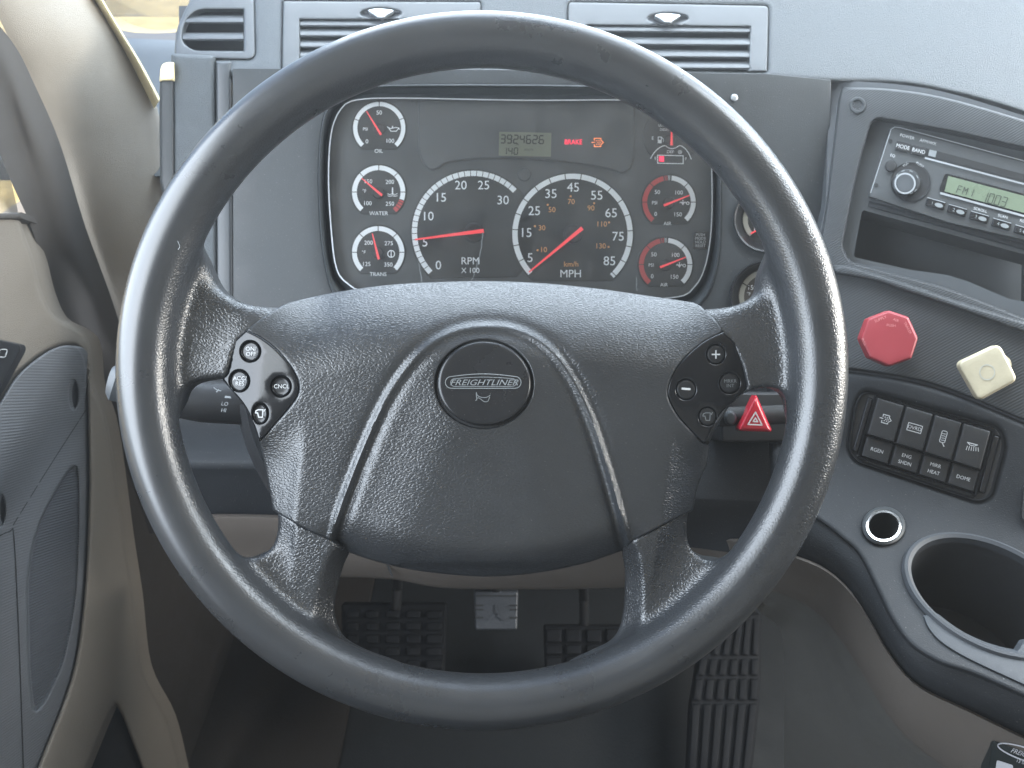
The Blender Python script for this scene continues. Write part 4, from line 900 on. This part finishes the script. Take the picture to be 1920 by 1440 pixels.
# switch panels
def panel_z(x, y): return Fz(x, y) + 5 - 10 * 0
def D_pan(x, y): return WD - K * (Fz(np.asarray(x, float), np.asarray(y, float)) + 5.0)
for side, outl, label_ in ((0, PANL + PANL_o, 'glossy left switch panel with cruise buttons'), (1, PANR + PANR_o, 'right switch panel with plus and minus buttons')):
    cxp, cyp = (np.mean(outl, 0)); sx1 = -1 if side == 0 else 1
    def Dp(x, y, cxp=cxp, cyp=cyp, s=sx1): # gently domed, falling towards the rim
        x = np.asarray(x, float); y = np.asarray(y, float); u = (x - cxp) / 70; v = (y - cyp) / 100
        return WD - K * (Fz(x, y) + 6 - 9 * np.clip(s * u, -1, 2) ** 2 * (s * u > 0) - 5 * np.clip(s * u + 1, 0, 2) - 3 * v * v)
    holes = []
    if side == 0: btn = [(ZL([(495, 325)])[0], 17, 18, ['ON/', 'OFF']), (ZL([(380, 632)])[0], 17, 19, ['ACC/', 'RES']), (ZL([(812, 688)])[0], 17, 18, ['CNCL']), (ZL([(598, 970)])[0], 13, 18, None)]
    else: btn = [(ZR([(505, 345)])[0], 16, 17, '+'), (ZR([(350, 528)])[0], 17, 18, '-'), (ZR([(577, 495)])[0], 18, 18, ['MRKR', 'INT']), (ZR([(462, 668)])[0], 15, 16, None)]
    mb = MB(); patch(mb, outl, Dp, holes=[circle(*b[0], b[1] + 1.2, b[2] + 1.2, n=30) for b in btn], res=9, roll=(4, .0014), skirt=.010, hskirt=.003, step=4); pn = mb.build('switch_panel', M_['panelgloss'], sw, label_, sharp=50)
    mb = MB(); patch(mb, corr(outl, 0), off(Dp, .0035), res=30); mb.build('panel_back', M_['void'], sw)
    for (p, rx, ry, tx) in btn:
        mb = MB(); patch(mb, circle(*p, rx, ry, n=30), off(Dp, .0004), res=6, roll=(5, -.0012 if side == 0 else .0006), skirt=.004); mb.build('button', M_['gloss'] if side == 0 else M_['black'], pn)
        mb = MB(); De = off(Dp, -.0012)
        if tx == '+': stroke(mb, [(p[0] - 7, p[1]), (p[0] + 7, p[1])], 2.6, De); stroke(mb, [(p[0], p[1] - 7), (p[0], p[1] + 7)], 2.6, De, -.0005)
        elif tx == '-': stroke(mb, [(p[0] - 7, p[1] - 2), (p[0] + 7, p[1] - 1)], 4, De)
        elif tx is None:
            stroke(mb, [(p[0] - 8, p[1] - 5), (p[0] - 4, p[1] - 7), (p[0] + 5, p[1] - 7), (p[0] + 4, p[1] + 7), (p[0] - 3, p[1] + 7), (p[0] - 5, p[1] - 1), (p[0] - 9, p[1] - 1)], 2 if side == 0 else 1.2, De, -.0006, True); stroke(mb, [(p[0] + 7, p[1] - 4), (p[0] + 9, p[1] - 8)], 1.5, De)
        else:
            cap = 7.4 if side == 0 else 6.2
            for k, s in enumerate(tx): text(mb, s, p[0] + 1, p[1] + (k - (len(tx) - 1) / 2) * (cap + 2.4), cap, De, -.0006, 0, bold=.03 if side == 0 else .01)
        mb.build('symbol', M_['print'] if (side == 0 or tx in ('+', '-')) else M_['dimprint'], pn)

# wheel body by distance field + surface nets
def surface_nets(vol, o, h):
    s = vol < 0; nx, ny, nz = vol.shape
    c = [(i, j, k) for i in (0, 1) for j in (0, 1) for k in (0, 1)]
    sub = lambda a, i, j, k: a[i:nx - 1 + i, j:ny - 1 + j, k:nz - 1 + k]
    cnt = sum(sub(s, *q).astype(np.int8) for q in c); act = (cnt > 0) & (cnt < 8)
    idx = np.full(act.shape, -1, np.int64); I = np.argwhere(act); idx[act] = np.arange(len(I))
    vals = np.stack([vol[I[:, 0] + a, I[:, 1] + b, I[:, 2] + d] for a, b, d in c], 1)
    acc = np.zeros((len(I), 3)); n = np.zeros(len(I))
    for p in range(8):
        for q in range(p + 1, 8):
            if sum(abs(c[p][k] - c[q][k]) for k in range(3)) != 1: continue
            a, b = vals[:, p], vals[:, q]; m = (a < 0) != (b < 0); t = np.where(m, a / np.where(m, a - b, 1), 0)
            pos = np.array(c[p])[None] + t[:, None] * (np.array(c[q]) - np.array(c[p]))[None]
            acc[m] += pos[m]; n[m] += 1
    verts = (I + acc / n[:, None]) * h + np.array(o)
    faces = []
    for ax in range(3):
        u, v = (ax + 1) % 3, (ax + 2) % 3
        a = np.moveaxis(s, (ax, u, v), (0, 1, 2)); ii = np.moveaxis(idx, (ax, u, v), (0, 1, 2))
        ch_ = a[:-1, 1:-1, 1:-1] != a[1:, 1:-1, 1:-1]; J = np.argwhere(ch_); flip = a[:-1, 1:-1, 1:-1][ch_]
        x, y, z = J[:, 0], J[:, 1] + 1, J[:, 2] + 1
        q = np.stack([ii[x, y - 1, z - 1], ii[x, y, z - 1], ii[x, y, z], ii[x, y - 1, z]], 1)
        q[~flip] = q[~flip][:, ::-1]; faces.append(q[(q >= 0).all(1)])
    return verts, np.concatenate(faces)
def smin(a, b, k): h = np.clip(.5 + .5 * (b - a) / k, 0, 1); return b * (1 - h) + a * h - k * h * (1 - h)
def smax(a, b, k): return -smin(-a, -b, k)
H = 4.0
xs = np.arange(CX - 712, CX + 713, H); ys = np.arange(CY - 704, CY + 705, H); zs = np.arange(-92, 60, H)
gx, gy = np.meshgrid(xs, ys, indexing='ij'); P2 = np.stack([gx.ravel(), gy.ravel()], 1)
rho = np.hypot(gx - CX, (gy - CY) / EY) - RC
lo = -18
rimc = lambda a0, a1, r=RC, n=14: [(CX + r * math.cos(math.radians(a)), CY - EY * r * math.sin(math.radians(a))) for a in np.linspace(a0, a1, n)]
HT = corr(smooth([(330, 380), (372, 480), (392, 530), (425, 557), (470, 569), (545, 569)], 5) + [(560, 585), (920, 548), (1290, 586)] + smooth([(1310, 571), (1370, 571), (1408, 562), (1434, 543), (1440, 500), (1470, 420)], 5), lo) + rimc(20, 160)
HL = corr(smooth([(305, 800), (328, 758), (338, 733), (360, 717), (412, 708)], 5) + [(425, 716)] + smooth([(448, 752), (470, 795), (484, 832), (497, 885), (509, 950), (511, 1000), (500, 1033), (474, 1049), (445, 1057), (412, 1062)], 5), lo) + rimc(217, 188, n=8)
HR = corr(smooth([(1400, 738), (1430, 728), (1462, 729), (1482, 745), (1489, 775), (1506, 830)], 5), lo) + rimc(-11, -33, n=8) + corr(smooth([(1398, 1064), (1355, 1056), (1325, 1052), (1303, 1035), (1296, 1005), (1302, 950), (1318, 890), (1334, 845), (1345, 812), (1370, 765), (1400, 738)], 5)[:-1], lo)
HBm = corr([(660, 1020), (760, 1045), (920, 1060), (1080, 1040), (1160, 1020)] + smooth([(1168, 1038), (1174, 1075), (1174, 1112), (1171, 1150), (1161, 1186), (1143, 1207), (1115, 1221), (1070, 1243), (1040, 1268)], 5), -55) + rimc(-76, -107, n=10) + corr(smooth([(785, 1270), (745, 1245), (700, 1229), (668, 1215), (641, 1196), (627, 1166), (624, 1134), (634, 1087), (644, 1056), (656, 1034)], 5), -55)
sT, sL, sR, sB, sP = [sdf(P2, h).reshape(gx.shape) for h in (HT, HL, HR, HBm, corr(PAD, -12))]
sPL, sPR = [sdf(P2, h).reshape(gx.shape) for h in (corr(PANL + PANL_o, -10), corr(PANR + PANR_o, -10))]
Fg = Fz(gx, gy)
# the spokes are saddle shaped: hollow between hub and rim
Fg = Fg - top_drop(P2).reshape(gx.shape) - fold(gx, gy) * .7 * sst(45, 150, -rho) - 6 * np.exp(-((rho + 110) / 55) ** 2)
z3 = zs[None, None, :]; f3 = lambda a: a[:, :, None]
tor = np.sqrt(f3(rho) ** 2 + z3 ** 2) - TR
vol = z3 - f3(Fg)
vol = smax(vol, f3(-sT), 26); vol = smax(vol, f3(-sL), 15); vol = smax(vol, f3(-sR), 15); vol = smax(vol, f3(-sB) + .60 * np.clip(z3 - f3(Fg - 46), 0, 60), 7)
vol = smax(vol, f3(Fg - 62) - z3, 14); vol = np.maximum(vol, f3(rho))
pocket = np.maximum(np.minimum(np.minimum(f3(sP), f3(sPL)), f3(sPR)) - 2.2, f3(Fg - 34) - z3)
vol = smin(vol, tor, 30)
vol = smax(vol, -pocket, 3)
verts, faces = surface_nets(vol.astype(np.float32), (xs[0], ys[0], zs[0]), H)
mb = MB(); mb.add(Wp(verts[:, 0], verts[:, 1], verts[:, 2]), []); mb.f = [tuple(f) for f in faces.tolist()]
rim = mb.build('rim', M_['rim'], sw, sharp=75)
me = rim.data
if len(me.vertices) == len(verts):
    r = np.hypot(verts[:, 0] - CX, (verts[:, 1] - CY) / EY) - RC
    a = np.degrees(np.arctan2(CY - verts[:, 1], verts[:, 0] - CX))
    gr = sst(-75, -18, -r - 93) * 0 + sst(18, 75, -r) * .75 + .05
    right = np.exp(-((r - 18) / 30) ** 2) * sst(-65, -25, a) * (1 - sst(25, 60, a)) * .5
    at = me.attributes.new('grain', 'FLOAT', 'POINT'); at.data.foreach_set('value', np.clip(gr + right, 0, 1).astype(np.float32))
vol = None
# small dent and nicks on the rim
def rim_point(px, py, lift=0):
    r = math.hypot(px - CX, (py - CY) / EY) - RC; z = math.sqrt(max(0, TR * TR - min(r, TR - 1) ** 2)); return z + lift
mb = MB()
for pts in ([(287, 962), (292, 975), (300, 985), (307, 990)], [(302, 997), (305, 1003), (304, 1010)], [(333, 452), (337, 462), (334, 468)], [(318, 385), (326, 393), (336, 394)], [(366, 278), (374, 283), (382, 282)]):
    q = smooth(pts, 4); z = [rim_point(x, y, 1.0) for x, y in q]
    for (x0, y0), (x1, y1), za, zb in zip(q[:-1], q[1:], z[:-1], z[1:]):
        s0 = 1 - za * K / WD; s1 = 1 - zb * K / WD; A = np.array([960 + (x0 - 960) * s0, 720 + (y0 - 720) * s0]); B = np.array([960 + (x1 - 960) * s1, 720 + (y1 - 720) * s1])
        t = B - A; t /= np.linalg.norm(t); n_ = np.array([-t[1], t[0]]) * .6
        mb.add(Wp(*np.array([A - n_, B - n_, B + n_, A + n_]).T, np.array([za, zb, zb, za])), [(0, 1, 2, 3)])
mb.build('scratches', M_['dimprint'], sw)

# ------------------------------------------------------------------ steering column, stalk, hazard switch
sc = thing('steering_column', 'dark steering column shroud behind the wheel hub', 'steering column', V(905, 900, .66))
mb = MB(); hub0 = V(905, 760, WD + .02); hub1 = V(905, 745, .74); cyl_world(mb, hub0, hub1, .055, .085, 48); mb.build('shroud', M_['black'], sc)
mb = MB()
cc = V(560, 700, .53); 
ra_ = [V(*np.array(circle(905, 700, r, r * .9, 72)).T, np.full(72, d)) for r, d in ((456, .56), (452, .535), (436, .53), (424, .535))]
for s in (0,):
    A = np.radians(np.linspace(188, 214, 24))
    rows = [V(905 + r * np.cos(A), 700 - r * .92 * np.sin(A), np.full(24, d)) for r, d in ((468, .60), (462, .56), (450, .55), (438, .56), (430, .60))]
    W = np.array(rows); mb.add(W.reshape(-1, 3), [(i * 24 + j, (i + 1) * 24 + j, (i + 1) * 24 + j + 1, i * 24 + j + 1) for i in range(4) for j in range(23)])
mb.build('collar', M_['black'], sc, sharp=70)
st = thing('wiper_stalk', 'black multi-function stalk marked LO HI behind the left spoke', 'stalk', V(440, 790, .56))
def tube(mb, pts, rad, n=24, flat=1.0):
    P = np.array(pts, float); T = np.gradient(P, axis=0); T /= np.linalg.norm(T, axis=1)[:, None]; prev = None
    for i, (p, t) in enumerate(zip(P, T)):
        u = np.cross(t, FW); u /= np.linalg.norm(u); v = np.cross(t, u); a = np.linspace(0, 2 * np.pi, n, endpoint=False)
        ring = p + np.cos(a)[:, None] * u * rad[i] + np.sin(a)[:, None] * v * rad[i] * flat
        if prev is not None: ring_strip(mb, prev, ring)
        else: mb.add(ring, [tuple(range(n))[::-1]])
        prev = ring
    mb.add(prev, [tuple(range(n))]); return mb
mb = MB(); pp = [V(460, 757, .575), V(430, 755, .572), V(380, 753, .567), V(330, 745, .562), V(290, 735, .556)]; tube(mb, pp, [.0165, .0165, .016, .015, .012]); mb.build('barrel', M_['black'], st)
mb = MB(); pp = [V(292, 735, .556), V(262, 727, .550), V(235, 720, .545), V(214, 715, .541), V(205, 713, .540)]; tube(mb, pp, [.010, .012, .0145, .0145, .010], flat=.7); mb.build('stalk_end', M_['vent'], st)
mb = MB(); Ds = const(.545); text(mb, 'LO', 421, 757, 7, Ds, 0, 5, bold=.02, shear=.15); text(mb, 'HI', 419, 769, 7, Ds, 0, 5, bold=.02, shear=.15); stroke(mb, [(401, 727), (407, 731), (414, 733)], 1.6, Ds, 0); stroke(mb, [(406, 735), (410, 730)], 1.6, Ds, 0); poly(mb, [(422, 742), (432, 743), (434, 747), (421, 746)], Ds, 0)
mb.build('lettering', M_['dimprint'], st)

hz = thing('hazard_switch', 'red triangular hazard button on a dark mount right of the hub', 'hazard switch', V(1416, 825, .62))
mb = MB(); patch(mb, rounded([(1352, 735), (1500, 735), (1500, 830), (1352, 830)], 8), const(.63), res=30, roll=(6, .006), skirt=.08); mb.build('mount', M_['black'], hz)
mb = MB(); tube(mb, [V(1345, 782, .612), V(1400, 780, .612), V(1500, 776, .612)], [.008, .008, .008]); mb.build('mount_bar', M_['void'], hz)
mb = MB(); patch(mb, rounded(ZR([(712, 548), (800, 748), (616, 742)]), 8), const(.59), res=9, roll=(8, .004), skirt=.016); tb = mb.build('button', M_['hazard'], hz)
mb = MB(); t1 = ZR([(711, 645), (745, 712), (672, 708)]); stroke(mb, t1, 2.4, const(.59), -.0006, True); stroke(mb, ZR([(711, 674), (722, 695), (698, 693)]), 2.2, const(.59), -.0006, True); mb.build('triangle_symbol', M_['print'], tb)
# little latch left of the hazard button
mb = MB(); patch(mb, circle(1370, 784, 11, 14, 24), const(.595), res=6, roll=(5, .004), skirt=.02); mb.build('knob', M_['panel'], hz)

# ------------------------------------------------------------------ pedals
def pedal(label, out, Dp, cells, mat, ctop=.010, arm=None, catn='pedal', lip=0.014):
    c = np.mean(out, 0); t = thing('pedal', label, catn, V(c[0], c[1], float(Dp(*c))), 'foot pedals')
    mb = MB(); patch(mb, out, Dp, res=40, roll=(4, .004), skirt=.02); mb.build('plate', mat, t)
    mb = MB()
    for cl_ in cells: patch(mb, cl_, off(Dp, -lip * .6), res=40, roll=(2.5, .003), skirt=lip * .7, step=12)
    if cells: mb.build('tread_pad', mat, t)
    if arm:
        mb = MB(); tube(mb, [V(*p) for p in arm], [.008] * len(arm)); mb.build('arm', M_['black'], t)
    return t
Dl = qplane((650, 1130, 1.22), (830, 1130, 1.22), (740, 1260, 1.12))
cells = [rounded([(x0, y0), (x1, y0), (x1 - 1, y1), (x0 - 1, y1)], 2, 3) for x0, x1 in ((650, 673), (687, 711), (723, 750), (762, 789), (800, 830)) for y0, y1 in ((1145, 1158), (1167, 1181), (1190, 1206), (1214, 1229), (1238, 1254), (1262, 1277))]
pedal('wide black rubber pedal with a grid of square pads, left of the others', rounded([(640, 1132), (838, 1132), (832, 1285), (644, 1285)], 6), Dl, cells, M_['rubber'], arm=[(740, 1180, 1.22), (745, 1100, 1.20), (750, 1020, 1.05)])
Dr = qplane((1020, 1175, 1.22), (1160, 1175, 1.22), (1090, 1260, 1.15))
cells = [rounded([(x0, y0), (x1, y0), (x1, y1), (x0, y1)], 2, 3) for x0, x1 in ((1024, 1053), (1061, 1090), (1100, 1128), (1137, 1162)) for y0, y1 in ((1180, 1203), (1209, 1226), (1232, 1250))]
pedal('black rubber brake pedal with square pads, right of the grey pad', rounded([(1019, 1174), (1168, 1174), (1168, 1268), (1022, 1268)], 6), Dr, cells, M_['rubber'], arm=[(1095, 1200, 1.24), (1095, 1120, 1.22), (1090, 1030, 1.1)])
Dc = qplane((890, 1105, 1.02), (970, 1105, 1.02), (930, 1180, .99))
t = pedal('small grey square pedal pad with star relief hanging below the column', rounded([(889, 1108), (972, 1108), (970, 1181), (891, 1181)], 5), Dc, [], M_['padmetal'], arm=[(932, 1130, 1.04), (931, 1095, 1.02), (930, 1030, .95)])
mb = MB(); stroke(mb, [(892, 1117), (969, 1117)], 2, Dc, -.001)
for y in (1135, 1143, 1158): stroke(mb, [(892, y), (905, y)], 3, Dc, -.001); stroke(mb, [(957, y), (969, y)], 3, Dc, -.001)
mb.build('grooves', M_['void'], t)
mb = MB()
for a in (90, 210, 330): stroke(mb, [(931, 1152), (931 + 17 * math.cos(math.radians(a)), 1152 - 17 * math.sin(math.radians(a)))], 5, Dc, -.002)
mb.build('star_relief', M_['padmetal'], t)
Dg = qplane((1420, 1150, 1.22), (1300, 1150, 1.22), (1350, 1440, 1.06))
acc = [(1322, 1200), (1340, 1160), (1427, 1150), (1425, 1310), (1407, 1470), (1287, 1470), (1293, 1330), (1306, 1250)]
cells = []
for r0, r1 in ((1160, 1228), (1236, 1266), (1273, 1312), (1320, 1466)):
    for k in range(6):
        def xl(y): return np.interp(y, [1150, 1250, 1330, 1470], [1338, 1306, 1293, 1287])
        def xr(y): return np.interp(y, [1150, 1310, 1470], [1427, 1425, 1407])
        cells.append([(xl(r0) + (xr(r0) - xl(r0)) * (k + .15) / 6, r0), (xl(r0) + (xr(r0) - xl(r0)) * (k + .85) / 6, r0), (xl(r1) + (xr(r1) - xl(r1)) * (k + .85) / 6, r1), (xl(r1) + (xr(r1) - xl(r1)) * (k + .15) / 6, r1)])
pedal('long ribbed black accelerator treadle beside the console wall', rounded(acc, 8), Dg, cells, M_['rubber'], lip=.010)

# ------------------------------------------------------------------ left side: pillar, seal, door
def dplane(px, py, x=-.45): return x / ((np.asarray(px, float) - 960) / F)
pl = MB()
A_ = resample(smooth([(-70, -90, .57), (-14, 10, .62), (24, 87, .655), (63, 160, .69), (112, 272, .73), (160, 428, .77), (214, 578, .83), (262, 740, .90)], 6), 50)
B_ = resample(smooth([(140, -60, .77), (178, 0, .78), (214, 60, .79), (250, 125, .81), (288, 205, .83), (298, 300, .83), (315, 420, .84), (345, 600, .86)], 6), 50)
rows = []
for t_ in (0, .12, .3, .5, .7, .88, 1.0):
    r_ = mix(A_, B_, t_); r_[:, 2] -= .016 * math.sin(math.pi * t_) ** .8; rows.append([tuple(p) for p in r_])
rows.append([(x + 4, y, z + .03) for x, y, z in rows[-1]]); rows.append([(x + 4, y, z + .05) for x, y, z in rows[-1]])
loft(pl, rows, 50, 6); tag(pl.build('pillar_trim', M_['pillar'], sharp=60), 'taupe grained windscreen pillar trim at the left', 'pillar trim')
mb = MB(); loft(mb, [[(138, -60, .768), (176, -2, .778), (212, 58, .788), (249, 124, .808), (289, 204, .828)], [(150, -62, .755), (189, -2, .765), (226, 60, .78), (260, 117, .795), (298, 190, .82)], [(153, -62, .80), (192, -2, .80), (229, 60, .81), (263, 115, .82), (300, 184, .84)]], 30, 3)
tag(mb.build('sunlit_pillar_edge', M_['painted_sun']), 'pillar edge along the windscreen, its sunlight painted pale yellow', 'trim strip')  # strip carries the sun on the pillar edge in its colour
# door seal
mb = MB(); rows = [[(-60, -20, .55), (24, 80, .648), (63, 155, .68), (112, 268, .72), (160, 425, .765), (214, 575, .825), (262, 745, .90), (290, 1000, 1.02)],
                   [(-60, 60, .57), (10, 120, .63), (48, 210, .66), (92, 320, .70), (130, 450, .745), (180, 590, .81), (215, 760, .90), (245, 1000, 1.02)],
                   [(-60, 130, .59), (-4, 170, .63), (36, 260, .665), (72, 370, .70), (105, 490, .75), (145, 610, .82), (180, 760, .91), (215, 1000, 1.03)],
                   [(-60, 220, .60), (-20, 250, .62), (25, 350, .66), (60, 430, .70), (90, 540, .76), (130, 640, .83), (165, 800, .93), (200, 1000, 1.04)]]
loft(mb, rows, 60, 6); ds = tag(mb.build('door_seal', M_['seal'], sharp=60), 'dark rubber door seal between pillar and door', 'door seal')
for px_off, w_ in ((0, 1.5),):
    m2 = MB(); stroke(m2, smooth([(0, 190), (40, 285), (78, 400), (105, 500), (140, 610)], 6), 2, const(.60), 0)
# window glass edge (pale) and the lower black dashed seal
door = thing('cab_door', 'taupe cab door with slate ribbed insert and speaker grille', 'door', (-.45, .45, .05))
def DD(x, y): return dplane(x, y, -.445)
door_out = [(-60, 404), (36, 405)] + smooth([(36, 405), (49, 447), (63, 486), (78, 544), (102, 592), (141, 613), (163, 632), (172, 665), (177, 720), (204, 804), (233, 1008), (251, 1125), (268, 1259), (315, 1353), (345, 1470)], 5)[1:] + [(345, 1500), (-60, 1500)]
insert = smooth([(-60, 838), (0, 755), (35, 702), (93, 657), (134, 648), (155, 666), (163, 720), (166, 850), (166, 950), (157, 1125), (134, 1271), (70, 1440), (40, 1510)], 5) + [(-60, 1510)]
tri = rounded([(216, 1318), (229, 1340), (280, 1475), (150, 1475), (198, 1358)], 6)
mb = MB(); patch(mb, door_out, DD, holes=[insert, tri], res=26, roll=(10, .012), skirt=.04, hskirt=.02); mb.build('panel', M_['taupe'], door)
mb = MB(); patch(mb, [(150, 1300), (300, 1300), (300, 1520), (130, 1520)], off(DD, .02), res=40); mb.build('pocket', M_['void'], door)
def D_ins(x, y): # rounded arm rest above, flatter lower part, split along a diagonal line
    x = np.asarray(x, float); y = np.asarray(y, float); base = DD(x, y) + .012
    s = ((y - 769) * (17 - 160) - (x - 160) * (997 - 769)) / math.hypot(143, 228)  # signed distance to diagonal, + = above/left
    return base - .030 * sst(0, 90, s) * (1 - sst(90, 330, s) * .6) - .0
leaf = smooth([(140, 874), (147, 905), (147, 1000), (143, 1096), (133, 1170), (117, 1242), (92, 1300), (70, 1332), (60, 1317), (54, 1250), (52, 1183), (52, 1084), (70, 991), (111, 909)], 4, True)
ins2 = [(x + (3 if 0 else 0), y) for x, y in insert]
mb = MB(); patch(mb, ins2, D_ins, holes=[leaf, circle(138, 740, 9, 28, 24), circle(1, 957, 9, 30, 24)], res=16, roll=(5, .004), skirt=.02, hskirt=.010); mb.build('insert', M_['door_rib'], door)
mb = MB(); patch(mb, leaf, off(D_ins, .006), res=16, roll=(6, -.003)); mb.build('speaker_grille', M_['grille'], door)
mb = MB(); patch(mb, circle(138, 740, 10, 29, 24), off(D_ins, .010), res=16); patch(mb, circle(1, 957, 10, 31, 24), off(D_ins, .010), res=16); mb.build('screw_recess', M_['panel'], door)
mb = MB(); stroke(mb, smooth([(-20, 1015), (17, 997), (26, 1008), (35, 1183), (44, 1440), (46, 1500)], 6), 2.2, D_ins, -.0005); stroke(mb, [(161, 769), (120, 832), (80, 895), (17, 997)], 1.6, D_ins, -.0005); mb.build('pocket_seam', M_['void'], door)
mb = MB(); patch(mb, rounded([(-60, 625), (38, 646), (40, 656), (0, 728), (-60, 820)], 5), off(DD, -.010), res=20, roll=(3, .002), skirt=.012); sp_ = mb.build('switch_plate', M_['black'], door)
mb = MB(); Dq = off(DD, -.010); stroke(mb, rounded([(0, 655), (14, 655), (10, 670), (-4, 669)], 4), 1.8, Dq, -.0008, True); stroke(mb, [(-2, 668), (-6, 674)], 1.8, Dq, -.0008); mb.build('symbol', M_['print'], sp_)
# sill pane edge: pale side window seen above the door top
mb = MB(); patch(mb, smooth([(-60, 260), (0, 292), (18, 330), (33, 392)], 4) + [(34, 406), (-60, 406)], off(DD, .03), res=30); mb.build('window_pane', M_['pane'], door)
mb = MB(); patch(mb, smooth([(-60, 398), (0, 400), (40, 398)], 3) + [(42, 410), (-60, 412)], off(DD, -.004), res=20, roll=(3, .003), skirt=.04); mb.build('window_seal', M_['seal'], door)

# windscreen corner at the upper left: shelf, gasket, end cap, cowl
mb = MB(); patch(mb, [(200, 70), (345, 76), (340, 330), (290, 330), (240, 200)], qplane((230, 80, 1.05), (340, 80, 1.05), (300, 250, .88)), res=30, skirt=.02); tag(mb.build('dash_shelf', M_['dash']), 'blue grey shelf between the pillar and the dashboard end', 'shelf')
mb = MB(); loft(mb, [[(190, 40, 1.13), (235, 58, 1.11), (290, 62, 1.11), (360, 58, 1.11)], [(190, 52, 1.09), (235, 70, 1.07), (290, 74, 1.07), (360, 72, 1.07)], [(190, 62, 1.09), (235, 80, 1.07), (290, 83, 1.07), (360, 82, 1.07)]], 20, 4); tag(mb.build('windscreen_gasket', M_['seal']), 'black gasket along the foot of the windscreen', 'gasket')
mb = MB(); patch(mb, smooth([(300, 340), (299, 220), (300, 150), (304, 125), (314, 118), (326, 118)], 4) + [(328, 420), (314, 400)], const(.70), res=16, roll=(6, .006), skirt=.06); ec = tag(mb.build('dash_end_cap', M_['panel']), 'narrow dark end cap with sunlight painted yellow on its tip on the left end of the dashboard', 'end cap')
mb = MB(); patch(mb, smooth([(299, 152), (301, 130), (306, 120), (316, 117), (325, 117)], 4) + [(326, 151)], const(.696), res=10, roll=(4, .004), skirt=.05); mb.build('tip', M_['painted_sun'], ec)  # sunlit top of the end cap, painted as a yellow piece
mb = MB(); cw = [(195, 8), (230, 38), (270, 52), (310, 56), (352, 50)]; cw2 = [(190, 40), (228, 60), (268, 66), (312, 64), (356, 60)]
loft(mb, [[(x, y, 1.60) for x, y in cw], [(x, (y + y2) / 2, 1.50) for (x, y), (_, y2) in zip(cw, cw2)], [(x, y, 1.42) for x, y in cw2]], 40, 4); M_['cowl'] = material('sun_bleached_mesh', (.45, .37, .20), .8, ('rib', .012, .003, (1, 0, 0)), mottle=.1)
tag(mb.build('cowl_mesh', M_['cowl']), 'sunlit yellowish mesh edge outside the windscreen', 'mesh strip')
mb = MB(); a, b, c, d = (-.66, 1.12, .98), (1.6, 1.12, .98), (1.6, .62, 1.88), (-.66, .62, 1.88); mb.add([a, b, c, d], [(0, 1, 2, 3)]); mb.add(np.array([a, b, c, d]) + [0, .004, 0], [(3, 2, 1, 0)])
tag(mb.build('windscreen', M_['glass']), 'clear windscreen showing dry sunlit ground at the upper left', 'windscreen')

# added haze standing in for veiling lens glare: one closed box round everything
hm = MB(); box_world(hm, (-70, -70, -2.2), (70, 70, 2.6))
mh = bpy.data.materials.new('haze'); mh.use_nodes = True; t = mh.node_tree; t.nodes.clear()
o_ = t.nodes.new('ShaderNodeOutputMaterial'); v_ = t.nodes.new('ShaderNodeVolumePrincipled'); v_.inputs['Color'].default_value = (.95, .97, 1, 1); v_.inputs['Density'].default_value = .044; v_.inputs['Anisotropy'].default_value = .72
t.links.new(v_.outputs[0], o_.inputs['Volume']); tag(hm.build('haze', mh), kind='stuff')
